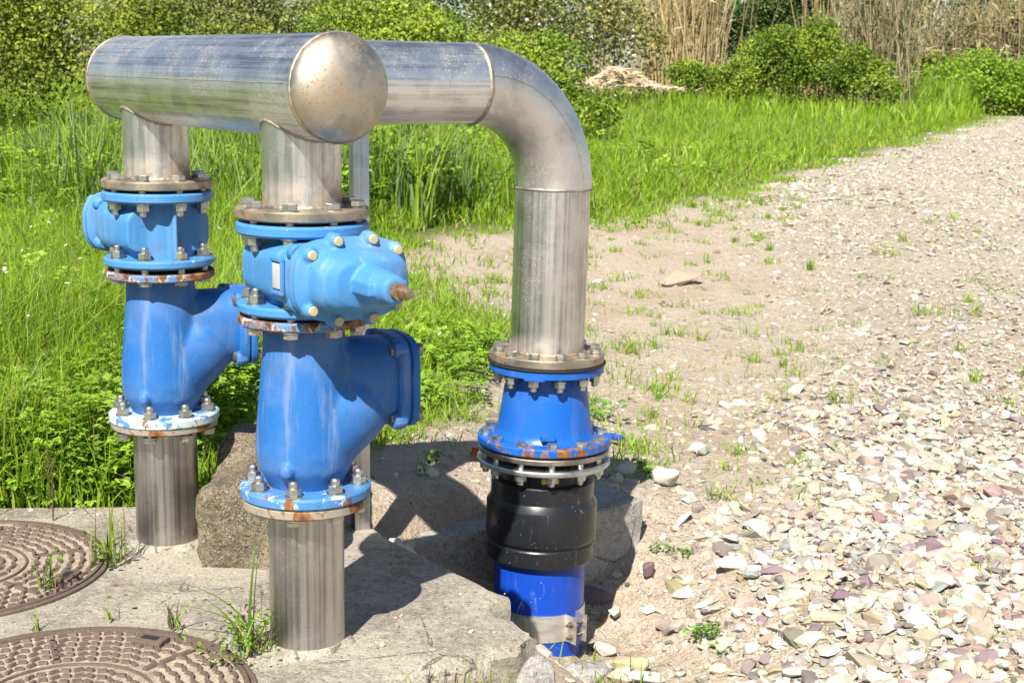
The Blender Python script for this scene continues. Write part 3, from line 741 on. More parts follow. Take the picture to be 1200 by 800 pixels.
wn = n.node('ShaderNodeTexNoise'); n.set(wn.inputs['Vector'], v); wn.inputs['Scale'].default_value = 60; wn.inputs['Detail'].default_value = 3
vm = n.node('ShaderNodeVectorMath', operation='MULTIPLY_ADD'); n.set(vm.inputs[0], wn.outputs[1]); vm.inputs[1].default_value = (.030,) * 3; n.set(vm.inputs[2], v); wp = vm.outputs[0]
cell = n.vor(wp, 55, 'Color'); cd = n.vor(wp, 55, 'Distance'); sel = n.sep(cell, 2)
peb = n.ramp(n.sep(cell, 0), [(0, (.60, .52, .40)), (.3, (.48, .37, .25)), (.5, (.66, .62, .55)), (.72, (.27, .21, .19)), (.80, (.45, .44, .36)), (1, (.60, .53, .42))], 'CONSTANT')
pm = n.math('MULTIPLY', n.smooth(cd, .42, .34), n.math('LESS_THAN', sel, n.math('ADD', .22, n.math('MULTIPLY', gv, .6))))
soil = n.mix(pm, soil, peb)
cell2 = n.vor(wp, 19, 'Color'); cd2 = n.vor(wp, 19, 'Distance')
peb2 = n.ramp(n.sep(cell2, 0), [(0, (.60, .54, .45)), (.3, (.50, .41, .32)), (.5, (.67, .64, .60)), (.72, (.29, .235, .235)), (.81, (.47, .46, .38)), (1, (.60, .54, .44))], 'CONSTANT')
pm2 = n.math('MULTIPLY', n.smooth(cd2, .44, .34), n.math('LESS_THAN', n.sep(cell2, 2), n.math('MULTIPLY', gv, .85)))
soil = n.mix(pm2, soil, peb2)
und = n.ramp(f2, [(.3, (.10, .14, .030)), (.6, (.16, .19, .05)), (.8, (.24, .22, .10))])
n.set(b.inputs['Base Color'], n.mix(gr, soil, und)); b.inputs['Roughness'].default_value = .95; b.inputs['Specular IOR Level'].default_value = .15
h = n.math('ADD', n.math('MULTIPLY', f2, .9), n.math('MULTIPLY', f3, .35)); h = n.math('ADD', h, n.math('MULTIPLY', n.math('MAXIMUM', pm, pm2), .4))
n.set(b.inputs['Normal'], n.bump(h, 1.0, .045)); M['ground'] = m
go = tag(link('ground', build_ground(), M['ground']), 'pale stony soil with a gravel track and meadow', 'ground', None, 'structure')

# ------------------------------------------------------------------ concrete slab, kerb, block, rubble
def slab_mesh():
    pts = []
    n_ = len(SLAB)
    for i in range(n_):
        a, b_ = Vector((*SLAB[i], 0)), Vector((*SLAB[(i + 1) % n_], 0)); L = (b_ - a).length
        k = max(1, int(L / .035)) if L < 4 else max(1, int(L / .08))
        for j in range(k): pts.append(a.lerp(b_, j / k))
    bm = bmesh.new(); rings = []
    for inset, z, jit in ((0.010, -.15, .012), (.0, -.045, .010), (0.0, -.014, .007), (.008, -.003, .004), (.022, 0, .004)):
        ring = []
        for i, p in enumerate(pts):
            t = (pts[(i + 1) % len(pts)] - pts[i - 1]).normalized(); nn = Vector((t.y, -t.x, 0)); nn = -nn if True else nn
            q = p + nn * (-inset) if False else p - nn * (-inset) * -1
            w = mnoise.noise(Vector((p.x * 14, p.y * 14, z * 30))) * jit
            if p.x > -.16 and p.y < 3.30 and z > -.1: w = (mnoise.noise(Vector((p.x * 34, p.y * 34, z * 60))) - .2) * .024
            ring.append(bm.verts.new((q.x + nn.x * w, q.y + nn.y * w, z + (0 if z == 0 else w * .4))))
        rings.append(ring)
    for A, B in zip(rings[:-1], rings[1:]): ring_between(bm, A, B)
    bm.faces.new(rings[-1])
    bmesh.ops.triangulate(bm, faces=[f for f in bm.faces if len(f.verts) > 4])
    return bm_mesh(bm, 40)
tag(link('concrete_slab', slab_mesh(), M['slab']), 'weathered concrete slab with a broken edge', 'slab', None, 'structure')

def rough_box(s, seed, jit=.012, cuts=7, bev=.02, freq=9):
    bm = bmesh.new(); box_into(bm, (0, 0, s[2] / 2), s, Matrix(), bev)
    bmesh.ops.subdivide_edges(bm, edges=bm.edges, cuts=cuts, use_grid_fill=True)
    for _ in range(1): bmesh.ops.smooth_vert(bm, verts=bm.verts, factor=.3, use_axis_x=True, use_axis_y=True, use_axis_z=True)
    bm.normal_update()
    for v_ in bm.verts:
        p = v_.co * freq + Vector((seed * 3.1, seed * 1.7, seed)); w = mnoise.fractal(p, .8, 2.1, 4) * jit
        v_.co += v_.normal * w
    return bm
# low broken kerb behind the riser
kc = ROOT_RI + U * (KU0 + KU1) / 2 + V * (KV0 + KV1) / 2
bm = rough_box((KV1 - KV0, KU1 - KU0, .30), 4, .010, 9, .012)
for v_ in bm.verts:
    if v_.co.z > .24 and v_.co.x < .05: v_.co.z += .03 * (1 - (v_.co.x + .5) / .55)
    if v_.co.x > .44: v_.co.x += .02 * mnoise.noise(v_.co * 14)
tag(link('concrete_kerb', bm_mesh(bm, 40), M['kerb'], None, (kc.x, kc.y, -.44), (0, 0, TH)), 'low broken grey concrete kerb in the pit behind the black coupling', 'kerb')

blk = thing('concrete_block', 'rough brown concrete block of bare pebbles between the stand pipes', 'block', (-.645, 3.785, -.03))
bm = rough_box((.33, .52, .30), 2, .014, 10, .045)
for v_ in bm.verts:
    if v_.co.z > .15:
        step = sstep(-.02, .06, v_.co.y + .02); v_.co.z += -.035 * (1 - step) + .0
        if v_.co.y < .02 and v_.co.x < -.07: v_.co.z -= .02
    v_.co.z = max(v_.co.z, -.02)
link('block', bm_mesh(bm, 50), M['block'], blk)
bm = bmesh.new(); lathe_into(bm, [(.0085, .26), (.0085, .37), (.007, .374)], 16); lathe_into(bm, [(.032, .292), (.030, .303), (.012, .306)], 24)
link('anchor_bolt', bm_mesh(bm), M['rust_iron'], blk, (-.035, .09, 0))

def stone_verts(seed, k=12, flat=.55, rag=.25):
    r_ = np.random.default_rng(seed); p = r_.normal(size=(k, 3)); p /= np.linalg.norm(p, axis=1)[:, None]
    p *= (1 - rag * r_.random((k, 1))); p *= np.array([1, .55 + .35 * r_.random(), flat * (.6 + .5 * r_.random())])
    bm = bmesh.new()
    for q in p: bm.verts.new(q)
    g = bmesh.ops.convex_hull(bm, input=bm.verts)
    for v_ in list(bm.verts):
        if not v_.link_faces: bm.verts.remove(v_)
    bm.verts.index_update(); bmesh.ops.recalc_face_normals(bm, faces=bm.faces)
    tv = np.array([v_.co[:] for v_ in bm.verts]); tf = np.array([[q.index for q in f.verts] for f in bm.faces]); bm.free()
    return tv, [tf]
STN = [stone_verts(100 + i, 13 + i % 9, .42 + .38 * ((i * 7) % 5) / 5, .16) for i in range(30)]
PAL = np.array([(.66, .58, .46), (.70, .66, .58), (.60, .50, .36), (.56, .43, .31), (.64, .52, .42), (.76, .74, .70), (.52, .54, .45), (.46, .50, .43), (.24, .17, .18), (.31, .24, .24), (.62, .56, .40), (.55, .41, .21), (.44, .33, .27), (.67, .61, .49)])
PW = np.array([13, 10, 11, 10, 11, 6, 7, 6, 5, 7, 8, 3, 8, 11.]); PW /= PW.sum()
def pick_cols(n):
    c = PAL[rng.choice(len(PAL), n, p=PW)]; c = .66 * (.70 * c + .30 * c.mean(1, keepdims=True) * np.array([1.06, 1.0, .92])); c = .92 * c + .08 * np.array([.44, .38, .31])
    return np.clip(c * rng.uniform(.72, 1.14, (n, 1)) + rng.normal(0, .012, (n, 3)), .04, .85)
def build_gravel():
    n_ = 1200000
    y = 2.9 * (60 / 2.9) ** (rng.random(n_) ** 1.15); x = -1.6 + rng.random(n_) * (y * .42 + 2.4)
    w = gravel_w(x, y); off = grass_d(x, y)
    free = ~inside(SLAB, x, y) & (off < .35)
    dens = np.where(y < 8, 1.0, 1.0)
    scat = .22 + .78 * w ** 1.3
    # even the count per metre: near ground wants ~700 stones a square metre, far ground fewer, larger ones
    area_pdf = 1 / (y * (y * .42 + 2.4)); want = np.clip(1900 * (4.2 / y) ** 1.3, 70, 2300)
    p = np.clip(want / (n_ * area_pdf / (math.log(60 / 2.9)) ) , 0, 1) * scat * np.where(off > -.3, .35, 1)
    keep = free & (rng.random(n_) < p)
    uu = (x - ROOT_RI.x) * U.x + (y - ROOT_RI.y) * U.y; vv = (x - ROOT_RI.x) * V.x + (y - ROOT_RI.y) * V.y
    keep &= ~((np.hypot(uu, vv) < .19)) & ~((uu > KU0 - .02) & (uu < KU1 + .02) & (vv > KV0) & (vv < KV1 + .02))
    x, y = x[keep], y[keep]; k = len(x); print('gravel stones', k)
    s = np.exp(rng.normal(math.log(.0215), .46, k)) * np.clip((y / 10), 1, 1.6) * (1 - .42 * sstep(5.0, 8, y)) * rng.choice([1, 1.7], k, p=[.93, .07]); s = np.clip(s, .006, .07)
    loose = gravel_w(x, y) < .25; s = s * .95; s[loose] *= rng.choice([.35, .55, .9, 1.1], loose.sum(), p=[.5, .28, .16, .06])
    s3 = np.stack([s, s * rng.uniform(.8, 1.1, k), s * rng.uniform(.65, 1.1, k)], -1)
    z = ground_h(x, y) + s * .06 + .7 * np.abs(rng.normal(0, .008, k)) * (gravel_w(x, y) > .5)
    # grit lying on the slab and round the covers
    g = 420; gx, gy = rng.uniform(-1.7, .0, g), rng.uniform(2.6, 4.05, g); q = inside(SLAB, gx, gy) & (np.hypot(gx + .902, gy - 2.728) > .37) & (np.hypot(gx + 1.425, gy - 3.49) > .37) & (fbm(gx, gy, 2.5, 3, 77) > .42)
    gx, gy = gx[q], gy[q]; gs = np.exp(rng.normal(math.log(.0042), .45, len(gx))); x = np.concatenate([x, gx]); y = np.concatenate([y, gy]); z = np.concatenate([z, gs * .2]); s3 = np.concatenate([s3, np.repeat(gs[:, None], 3, 1)]); k = len(x)
    V_, P_, C_ = instance_np(STN, rng.integers(0, len(STN), k), np.stack([x, y, z], -1), rotz_tilt(k, .28), s3, pick_cols(k))
    return np_mesh('gravel', V_, P_, C_)
tag(link('gravel', build_gravel(), M['stone']), 'crushed pale, purple and greenish stone along the track', 'gravel', None, 'stuff')

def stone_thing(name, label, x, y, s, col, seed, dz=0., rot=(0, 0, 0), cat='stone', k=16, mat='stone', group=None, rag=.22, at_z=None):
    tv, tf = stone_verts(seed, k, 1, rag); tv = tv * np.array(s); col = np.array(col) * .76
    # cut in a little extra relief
    me = np_mesh(name, tv, tf, np.tile(np.array(col), (len(tv), 1)))
    bm = bmesh.new(); bm.from_mesh(me); bmesh.ops.bevel(bm, geom=list(bm.edges), offset=min(s) * .07, segments=1, affect='EDGES'); bm.to_mesh(me); bm.free()
    me.polygons.foreach_set('use_smooth', [False] * len(me.polygons))
    z = float(ground_h(np.array([x]), np.array([y]))[0]) + dz
    if at_z is not None: z = at_z
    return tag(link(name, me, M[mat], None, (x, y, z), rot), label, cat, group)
stone_thing('stone', 'flat pinkish grey slab of stone lying on the bare soil beyond the riser', 1.16, 9.9, (.20, .15, .07), (.44, .34, .26), 3, .06, (.2, -.1, .4), k=10)
stone_thing('stone', 'small dark purple stone at the end of the grey kerb', .47, 4.50, (.055, .05, .05), (.20, .13, .13), 5, .02, (.3, .2, 1), k=12)
stone_thing('stone', 'rounded grey green stone in shade behind the grey kerb', .43, 5.15, (.06, .05, .045), (.40, .42, .38), 6, .03, (0, 0, .6), k=26)
stone_thing('stone', 'cream boulder lying right of the rounded grey green stone', .58, 5.12, (.075, .06, .06), (.62, .55, .46), 8, .035, (0, .2, .2), k=18)
stone_thing('stone', 'pale greenish white stone on the soil above the cream boulder', .77, 5.62, (.10, .06, .05), (.60, .62, .55), 9, .03, (.2, 0, .2), k=14)
stone_thing('stone', 'white flat stone at the edge of the brown soil hollow', .72, 4.38, (.075, .05, .04), (.70, .69, .64), 11, .025, (.1, .2, .3), k=9)
stone_thing('stone', 'purple flat stone touching the white flat one', .84, 4.28, (.075, .045, .025), (.27, .20, .21), 12, .025, (0, .1, -.2), k=9)
stone_thing('stone', 'yellowish broken stone half buried beside the clamp', .36, 4.00, (.10, .055, .045), (.54, .46, .27), 13, .02, (.0, .1, .5), k=18)
stone_thing('stone', 'wedge of peach coloured stone below the yellowish one', .315, 3.83, (.06, .045, .04), (.66, .51, .38), 14, .03, (.3, .3, .7), k=8)
stone_thing('stone', 'grey green flat stone with a hollow, right of the peach wedge', .40, 3.88, (.075, .045, .026), (.44, .46, .42), 15, .03, (.2, .1, .1), k=12)
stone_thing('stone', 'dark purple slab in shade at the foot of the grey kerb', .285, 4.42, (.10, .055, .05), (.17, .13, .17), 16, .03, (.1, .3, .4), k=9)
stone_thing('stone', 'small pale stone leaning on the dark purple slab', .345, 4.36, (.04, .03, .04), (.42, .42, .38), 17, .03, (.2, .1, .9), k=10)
stone_thing('concrete_rubble', 'grey lump broken off the slab corner, against the blue pipe', .062, 3.045, (.060, .060, .10), (.5, .5, .5), 21, 0, (.1, .2, .2), 'rubble', 40, 'rubble', None, .3, -.10)
stone_thing('concrete_rubble', 'whitish lump of concrete lying in front of the pit', .215, 3.70, (.10, .07, .055), (.6, .6, .6), 22, .03, (.1, .1, .3), 'rubble', 30, 'rubble', None, .3)
stone_thing('brick_fragment', 'broken orange red brick on the shaded soil left of the coupling', -.10, 4.78, (.07, .035, .03), (.34, .10, .05), 23, .03, (0, .1, -.7), 'brick', 12)

off = tag(link('pipe_offcut', sweep([(-.09, .05, 0), (0, 0, .004), (.09, -.045, 0)], [.014, .014, .013], 14), M['blue_pe'], None, (.37, 5.74, float(ground_h(np.array([.37]), np.array([5.74]))[0]) + .022), (0, 0, 0)), 'blue plastic pipe offcut lying behind the riser', 'pipe')

# ------------------------------------------------------------------ manhole covers
def manhole(label, x, y, rot):
    t = thing('manhole_cover', label, 'manhole cover', (x, y, .004), (0, 0, rot), 'rusty round manhole covers in the slab')
    Rm = .380
    link('frame', disc(Rm + .008, -.03, .004, .0015, Rm - .004, 96), M['iron'], t)
    link('plate', lathe([(0, .0), (Rm - .006, .0), (Rm - .0055, -.02)], 96, cap=False), M['iron_dust'], t)
    bm = bmesh.new()
    lathe_into(bm, [(Rm - .018, 0), (Rm - .017, .006), (Rm - .008, .006), (Rm - .007, 0)], 96, cap=False)
    lathe_into(bm, [(.175, 0), (.1762, .005), (.1808, .005), (.182, 0)], 96, cap=False)
    def bar(r, a, L, w, skew):
        Mx = Matrix.Rotation(a, 4, 'Z') @ Matrix.Translation((r, 0, 0)) @ Matrix.Rotation(skew, 4, 'Z')
        vs = []
        for z, g in ((0, 0), (.0068, .0018)):
            vs.append([bm.verts.new(Mx @ Vector((sx * (w / 2 - g), sy * (L / 2 - g), z))) for sx, sy in ((-1, -1), (1, -1), (1, 1), (-1, 1))])
        ring_between(bm, *vs); bm.faces.new(vs[1])
    k = 0; r = .034
    while r < Rm - .032:
        if abs(r - .178) > .014:
            nn = max(5, int(2 * PI * r / .050))
            for i in range(nn):
                a = 2 * PI * (i + .5 * (k % 2)) / nn
                sec = (a + .3) % (2 * PI / 3)
                if r > .20 and abs(((a + PI / 6) % (PI / 3)) - PI / 6) < .035: continue
                L = 2 * PI * r / nn
                bar(r, a + .20 * L / r, L * .42, .0105, .40); bar(r, a - .27 * L / r, L * .40, .0105, -.40)
        r += .0285; k += 1
    for i in range(6):
        a = i * PI / 3 + PI / 6 - PI / 6
        for rr_ in np.arange(.205, Rm - .05, .046): bar(rr_ + .01, a, .014, .036, 0)
    # key slots
    for a in (R(20), R(200)):
        Mx = Matrix.Rotation(a, 4, 'Z') @ Matrix.Translation((Rm - .062, 0, 0)); box_into(bm, (0, 0, .006), (.046, .075, .014), Mx, .004); 
    ob = bm_mesh(bm, 40); link('raised_pattern', ob, M['iron'], t)
    for a in (R(20), R(200)):
        link('key_slot', box((0, 0, .0135), (.018, .040, .002), 0), M['gasket'], t, ((Rm - .062) * math.cos(a), (Rm - .062) * math.sin(a), 0), (0, 0, a))
    return t
manhole('rusty round manhole cover cut by the bottom edge of the photo', -.902, 2.728, R(52))
manhole('rusty round manhole cover further back, next to the tall grass', -1.425, 3.490, R(-32))

# ------------------------------------------------------------------ grass and weeds
def blade_field(x, y, z, h, w, lean, col, segs=3, curve=.5, yaw=None):
    n_ = len(x); yaw = rng.uniform(0, 2 * PI, n_) if yaw is None else yaw
    dx, dy = np.cos(yaw), np.sin(yaw); side = rng.uniform(0, 2 * PI, n_); wx, wy = np.cos(side), np.sin(side)
    ts = np.linspace(0, 1, segs + 1); rows = []; cl_ = []
    for t in ts:
        out = lean * h * (t ** (1 + curve * 2)); zz = h * (t - .25 * np.clip(lean, 0, 2) * t ** 3)
        cx, cy, cz = x + dx * out, y + dy * out, z + zz
        ww = w * (1 - t ** 2.2) * .5 + .0002
        if t < 1:
            rows.append(np.stack([cx - wx * ww, cy - wy * ww, cz], -1)); rows.append(np.stack([cx + wx * ww, cy + wy * ww, cz], -1))
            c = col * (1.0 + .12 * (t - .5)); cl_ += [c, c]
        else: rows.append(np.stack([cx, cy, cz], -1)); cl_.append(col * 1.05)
    m_ = len(rows); V_ = np.stack(rows, 1).reshape(-1, 3); C_ = np.stack(cl_, 1).reshape(-1, 3); o = np.arange(n_)[:, None] * m_
    quads = np.concatenate([o + np.array([2 * i, 2 * i + 1, 2 * i + 3, 2 * i + 2]) for i in range(segs - 1)]); tris = o + np.array([m_ - 3, m_ - 2, m_ - 1])
    return V_, quads, tris, C_
GREENS = np.array([(.215, .36, .018), (.17, .31, .016), (.255, .385, .022), (.13, .245, .018), (.29, .40, .04), (.31, .36, .09)])
def grass_cols(n_, dry=.03):
    c = GREENS[rng.choice(len(GREENS), n_, p=[.28, .24, .2, .14, .1, .04])] * rng.uniform(.78, 1.22, (n_, 1))
    d = rng.random(n_) < dry; c[d] = np.array([.36, .30, .14]) * rng.uniform(.7, 1.2, (d.sum(), 1)); return c
def merge(parts):
    Vs, Q, T, Cc = [], [], [], []; b_ = 0
    for v_, q, t, c in parts: Vs.append(v_); Q.append(q + b_); T.append(t + b_); Cc.append(c); b_ += len(v_)
    return np.concatenate(Vs), [np.concatenate(Q), np.concatenate(T)], np.concatenate(Cc)
def meadow_points(n_, y0, y1, xl, powr=1.):
    y = y0 * (y1 / y0) ** (rng.random(n_) ** powr); gbx = np.interp(y, GB[:, 1], GB[:, 0]) + .9
    xmin = -y * .42 - 1.0; xmin = np.maximum(xmin, xl); x = xmin + rng.random(n_) * (gbx - xmin); return x, y
def height_map(x, y):
    d = grass_d(x, y); hgt = .10 + .30 * sstep(.1, 1.3, d) * (.25 + 1.5 * fbm(x, y, 1.1, 4, 41))
    hgt = hgt + .12 * sstep(-.9, -1.6, x) * sstep(8, 4.5, y)
    hgt = np.where(y > 13, hgt * .95, hgt); return hgt
def build_grass():
    parts = []
    # short to knee-high meadow grass
    x, y = meadow_points(330000, 3.4, 55, -24, .92); d = grass_d(x, y) + (.7 + .05 * y) * (fbm(x, y, 1.6, 4, 11) - .5) + (.4 + .05 * y) * (fbm(x, y, .5, 2, 12) - .5)
    patch = fbm(x, y, 2.6, 3, 51)
    keep = (rng.random(len(x)) < sstep(-.25, .45, d) + .05 * (d > -.8) * (patch > .55)) & ~inside(SLAB, x, y) & (poly_dist(SLAB, x, y) > .015)
    uu = (x - ROOT_RI.x) * U.x + (y - ROOT_RI.y) * U.y; vv = (x - ROOT_RI.x) * V.x + (y - ROOT_RI.y) * V.y
    keep &= ~((uu > -.2) & (uu < .45) & (np.abs(vv) < .6)) & ~((x > -.85) & (x < -.47) & (y > 3.5) & (y < 4.06))
    x, y = x[keep], y[keep]; k = len(x)
    h = height_map(x, y) * rng.uniform(.55, 1.25, k); w = rng.uniform(.0035, .0075, k) * np.clip(y / 6, 1, 3.6)
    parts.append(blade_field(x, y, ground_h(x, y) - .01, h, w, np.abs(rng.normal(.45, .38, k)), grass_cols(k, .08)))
    # small sprigs of grass over the bare soil, thinning away from the meadow
    cx = rng.uniform(-.7, 4.5, 3200); cy = 3.6 + 13 * rng.random(3200) ** .8; dd = -grass_d(cx, cy)
    kk = (dd > -.1) & (rng.random(3200) < .75 * np.exp(-np.maximum(dd, 0) / .9) * (fbm(cx, cy, 1.4, 3, 55) > .44) + .05) & ~inside(SLAB, cx, cy) & (poly_dist([(ROOT_RI.x, ROOT_RI.y), (ROOT_RI.x + .01, ROOT_RI.y)], cx, cy) > .8)
    cx, cy = cx[kk], cy[kk]; m_ = rng.integers(5, 34, len(cx)); x = np.repeat(cx, m_); y = np.repeat(cy, m_); k = len(x); rad = np.repeat(rng.uniform(.012, .07, len(cx)), m_)
    x = x + rng.normal(0, 1, k) * rad; y = y + rng.normal(0, 1, k) * rad
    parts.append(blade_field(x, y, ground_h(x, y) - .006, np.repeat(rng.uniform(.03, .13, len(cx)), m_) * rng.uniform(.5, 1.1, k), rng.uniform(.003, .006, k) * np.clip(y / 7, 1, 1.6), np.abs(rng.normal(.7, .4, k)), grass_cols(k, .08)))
    # tall pale stalky stand beyond, left and behind the header
    x = rng.uniform(-8.5, .1, 17000); y = rng.uniform(9.6, 14.5, 17000); keep = (fbm(x, y, .8, 3, 61) > .42) & (grass_d(x, y) > .8 + 1.0 * (fbm(x, y, .7, 2, 62) - .5)); x, y = x[keep], y[keep]; k = len(x)
    c = grass_cols(k, .03) * np.array([.95, .92, 1.3]); sc = rng.random(k) < .35; c[sc] = np.array([.17, .24, .09]) * rng.uniform(.8, 1.2, (sc.sum(), 1))
    parts.append(blade_field(x, y, ground_h(x, y), rng.uniform(.5, 1.05, k) * (.7 + .6 * fbm(x, y, .9, 2, 63)), rng.uniform(.012, .026, k), np.abs(rng.normal(.26, .24, k)), c, 4))
    # far bank right of the canes
    x = rng.uniform(4, 36, 42000); y = rng.uniform(34, 95, 42000); keep = grass_d(x, y) > .5; x, y = x[keep], y[keep]; k = len(x)
    parts.append(blade_field(x, y, ground_h(x, y), rng.uniform(.4, .8, k), rng.uniform(.03, .06, k), np.abs(rng.normal(.3, .2, k)), grass_cols(k, .01)))
    x = rng.uniform(11.5, 26, 9000); y = rng.uniform(45, 54, 9000); keep = grass_d(x, y) > .9; x, y = x[keep], y[keep]; k = len(x)
    parts.append(blade_field(x, y, ground_h(x, y), rng.uniform(.7, 1.5, k) * (.6 + .8 * fbm(x, y, .5, 3, 64)), rng.uniform(.03, .06, k), np.abs(rng.normal(.4, .3, k)), grass_cols(k, .03)))
    Vv, P, Cc = merge(parts); print('blades', len(Vv) // 7); return np_mesh('grass', Vv, P, Cc)
tag(link('grass', build_grass(), M['grass']), 'bright green spring meadow grass', 'grass', None, 'stuff')

# leaf templates: a folded leaf, and a lobed weed rosette
def leaf_t(l=1., w=.5, fold=.12):
    tv = np.array([(0, 0, 0), (w * .42, l * .28, fold), (w * .5, l * .55, fold), (0, l, -.06), (-w * .5, l * .55, fold), (-w * .42, l * .28, fold), (0, l * .5, -.01)])
    return tv, [np.array([(0, 1, 6), (1, 2, 6), (2, 3, 6), (3, 4, 6), (4, 5, 6), (5, 0, 6)])]
def rosette_t(seed, lobes=7, lift=.45):
    r_ = np.random.default_rng(seed); Vs, Fs, b_ = [], [], 0
    for i in range(lobes):
        a = 2 * PI * (i + r_.uniform(-.3, .3)) / lobes; up = lift * r_.uniform(.4, 1.3); L = r_.uniform(.65, 1.1)
        d = np.array([math.cos(a), math.sin(a), 0]); s = np.array([-d[1], d[0], 0]); st = d * .12 + np.array([0, 0, .1])
        # each leaf has three pointed lobes
        for k, (da, ll) in enumerate(((0, 1), (.75, .72), (-.75, .72))):
            dd = d * math.cos(da) + s * math.sin(da); ss = -d * math.sin(da) + s * math.cos(da); base = d * L * .42 + np.array([0, 0, up * .42])
            tip = base + dd * L * .58 * ll + np.array([0, 0, up * .25 - .10]); mid = (base + tip) / 2 + np.array([0, 0, .05])
            Vs += [base, mid + ss * L * .15 * ll, tip, mid - ss * L * .15 * ll]; Fs += [(b_, b_ + 1, b_ + 2), (b_, b_ + 2, b_ + 3)]; b_ += 4
        Vs += [np.zeros(3), d * L * .42 + s * .012 + np.array([0, 0, up * .42]), d * L * .42 - s * .012 + np.array([0, 0, up * .42])]; Fs.append((b_, b_ + 1, b_ + 2)); b_ += 3
    return np.array(Vs), [np.array(Fs)]
ROS = [rosette_t(i, 5 + i % 4, .35 + .12 * (i % 4)) for i in range(8)]
def build_weeds():
    pts = []
    # lush leafy belt along the slab, and behind the front valve
    n_ = 5200; x = rng.uniform(-2.6, -.95, n_); y = rng.uniform(4.10, 5.4, n_); k_ = rng.random(n_) < sstep(6.0, 4.3, y) * sstep(.3, .6, fbm(x, y, 1.8, 3, 71)) * 1.4
    pts.append(np.stack([x, y, rng.uniform(.05, .30, n_)], -1)[k_])
    n_ = 700; x = rng.uniform(-2.6, -1.0, n_); y = rng.uniform(4.06, 4.32, n_); pts.append(np.stack([x, y, rng.uniform(.03, .22, n_)], -1))
    n_ = 620; x = rng.uniform(-.75, .05, n_); y = rng.uniform(5.1, 7.0, n_); k_ = (grass_d(x, y) > .05) & (fbm(x, y, 2, 3, 72) > .38); pts.append(np.stack([x, y, rng.uniform(.01, .10, n_)], -1)[k_])
    n_ = 5000; x, y = meadow_points(n_, 5, 22, -10); k_ = (grass_d(x, y) > .4) & (fbm(x, y, 1.1, 3, 73) > .52); pts.append(np.stack([x, y, rng.uniform(.1, .45, n_)], -1)[k_])
    n_ = 3600; x = rng.uniform(-8, .1, n_); y = rng.uniform(9.2, 14.5, n_); k_ = (grass_d(x, y) > .6) & (fbm(x, y, .9, 3, 75) > .40); pts.append(np.stack([x, y, rng.uniform(.15, .75, n_) * (.5 + .8 * fbm(x, y, .9, 2, 63))], -1)[k_])
    # seedlings scattered over the bare soil
    n_ = 1500; x = rng.uniform(-.5, 3.2, n_); y = rng.uniform(3.3, 14, n_); dd = -grass_d(x, y); k_ = (dd > 0) & (rng.random(n_) < .03 + .25 * np.exp(-dd / .7) * (fbm(x, y, 2.2, 3, 74) > .5)) & ~inside(SLAB, x, y)
    sd = np.stack([x, y, np.full(n_, .004)], -1)[k_]; ns = len(sd); pts.append(sd)
    P = np.concatenate(pts); k = len(P); s = rng.uniform(.032, .078, k); s[-ns:] = rng.uniform(.018, .05, ns) * np.clip(sd[:, 1] / 6, 1, 1.6); P[:, 2] += ground_h(P[:, 0], P[:, 1])
    far = np.clip(P[:, 1] / 7, 1, 1.8); s[:-ns] *= far[:-ns]
    uu = (P[:, 0] - ROOT_RI.x) * U.x + (P[:, 1] - ROOT_RI.y) * U.y; vv = (P[:, 0] - ROOT_RI.x) * V.x + (P[:, 1] - ROOT_RI.y) * V.y
    ok = (~((uu > -.35) & (uu < .5) & (np.abs(vv) < .6))) & (np.hypot(P[:, 0] - RR.x, P[:, 1] - RR.y) > .28); P, s = P[ok], s[ok]; k = len(P)
    col = np.array([(.18, .32, .02), (.22, .37, .03), (.14, .26, .022), (.25, .38, .04)])[rng.integers(0, 4, k)] * rng.uniform(.8, 1.2, (k, 1))
    V_, F_, C_ = instance_np(ROS, rng.integers(0, 8, k), P, rotz_tilt(k, .25), s, col)
    # daisies
    n_ = 420; x, y = meadow_points(n_, 4.3, 13, -5); k_ = (grass_d(x, y) > .3) & ~inside(SLAB, x, y) & (fbm(x, y, .9, 3, 81) > .48); x, y = x[k_], y[k_]; q = len(x)
    a = np.arange(8) * PI / 4; dv = np.concatenate([[(0, 0, .1)], np.stack([np.cos(a), np.sin(a), 0 * a], -1)]); df = np.array([(0, i + 1, (i + 1) % 8 + 1) for i in range(8)])
    z = ground_h(x, y) + height_map(x, y) * rng.uniform(.8, 1.15, q)
    V2, F2, C2 = instance_np([(dv, [df])], np.zeros(q, int), np.stack([x, y, z], -1), rotz_tilt(q, .5), rng.uniform(.006, .011, q) * np.clip(y / 6, 1, 2), np.tile([(.8, .8, .76)], (q, 1)))
    return np_mesh('weeds', np.concatenate([V_, V2]), [np.concatenate([F_[0], F2[0] + len(V_)])], np.concatenate([C_, C2]))
tag(link('meadow_weeds', build_weeds(), M['leaf']), 'leafy green weeds and tiny white daisies among the grass', 'weeds', None, 'stuff')

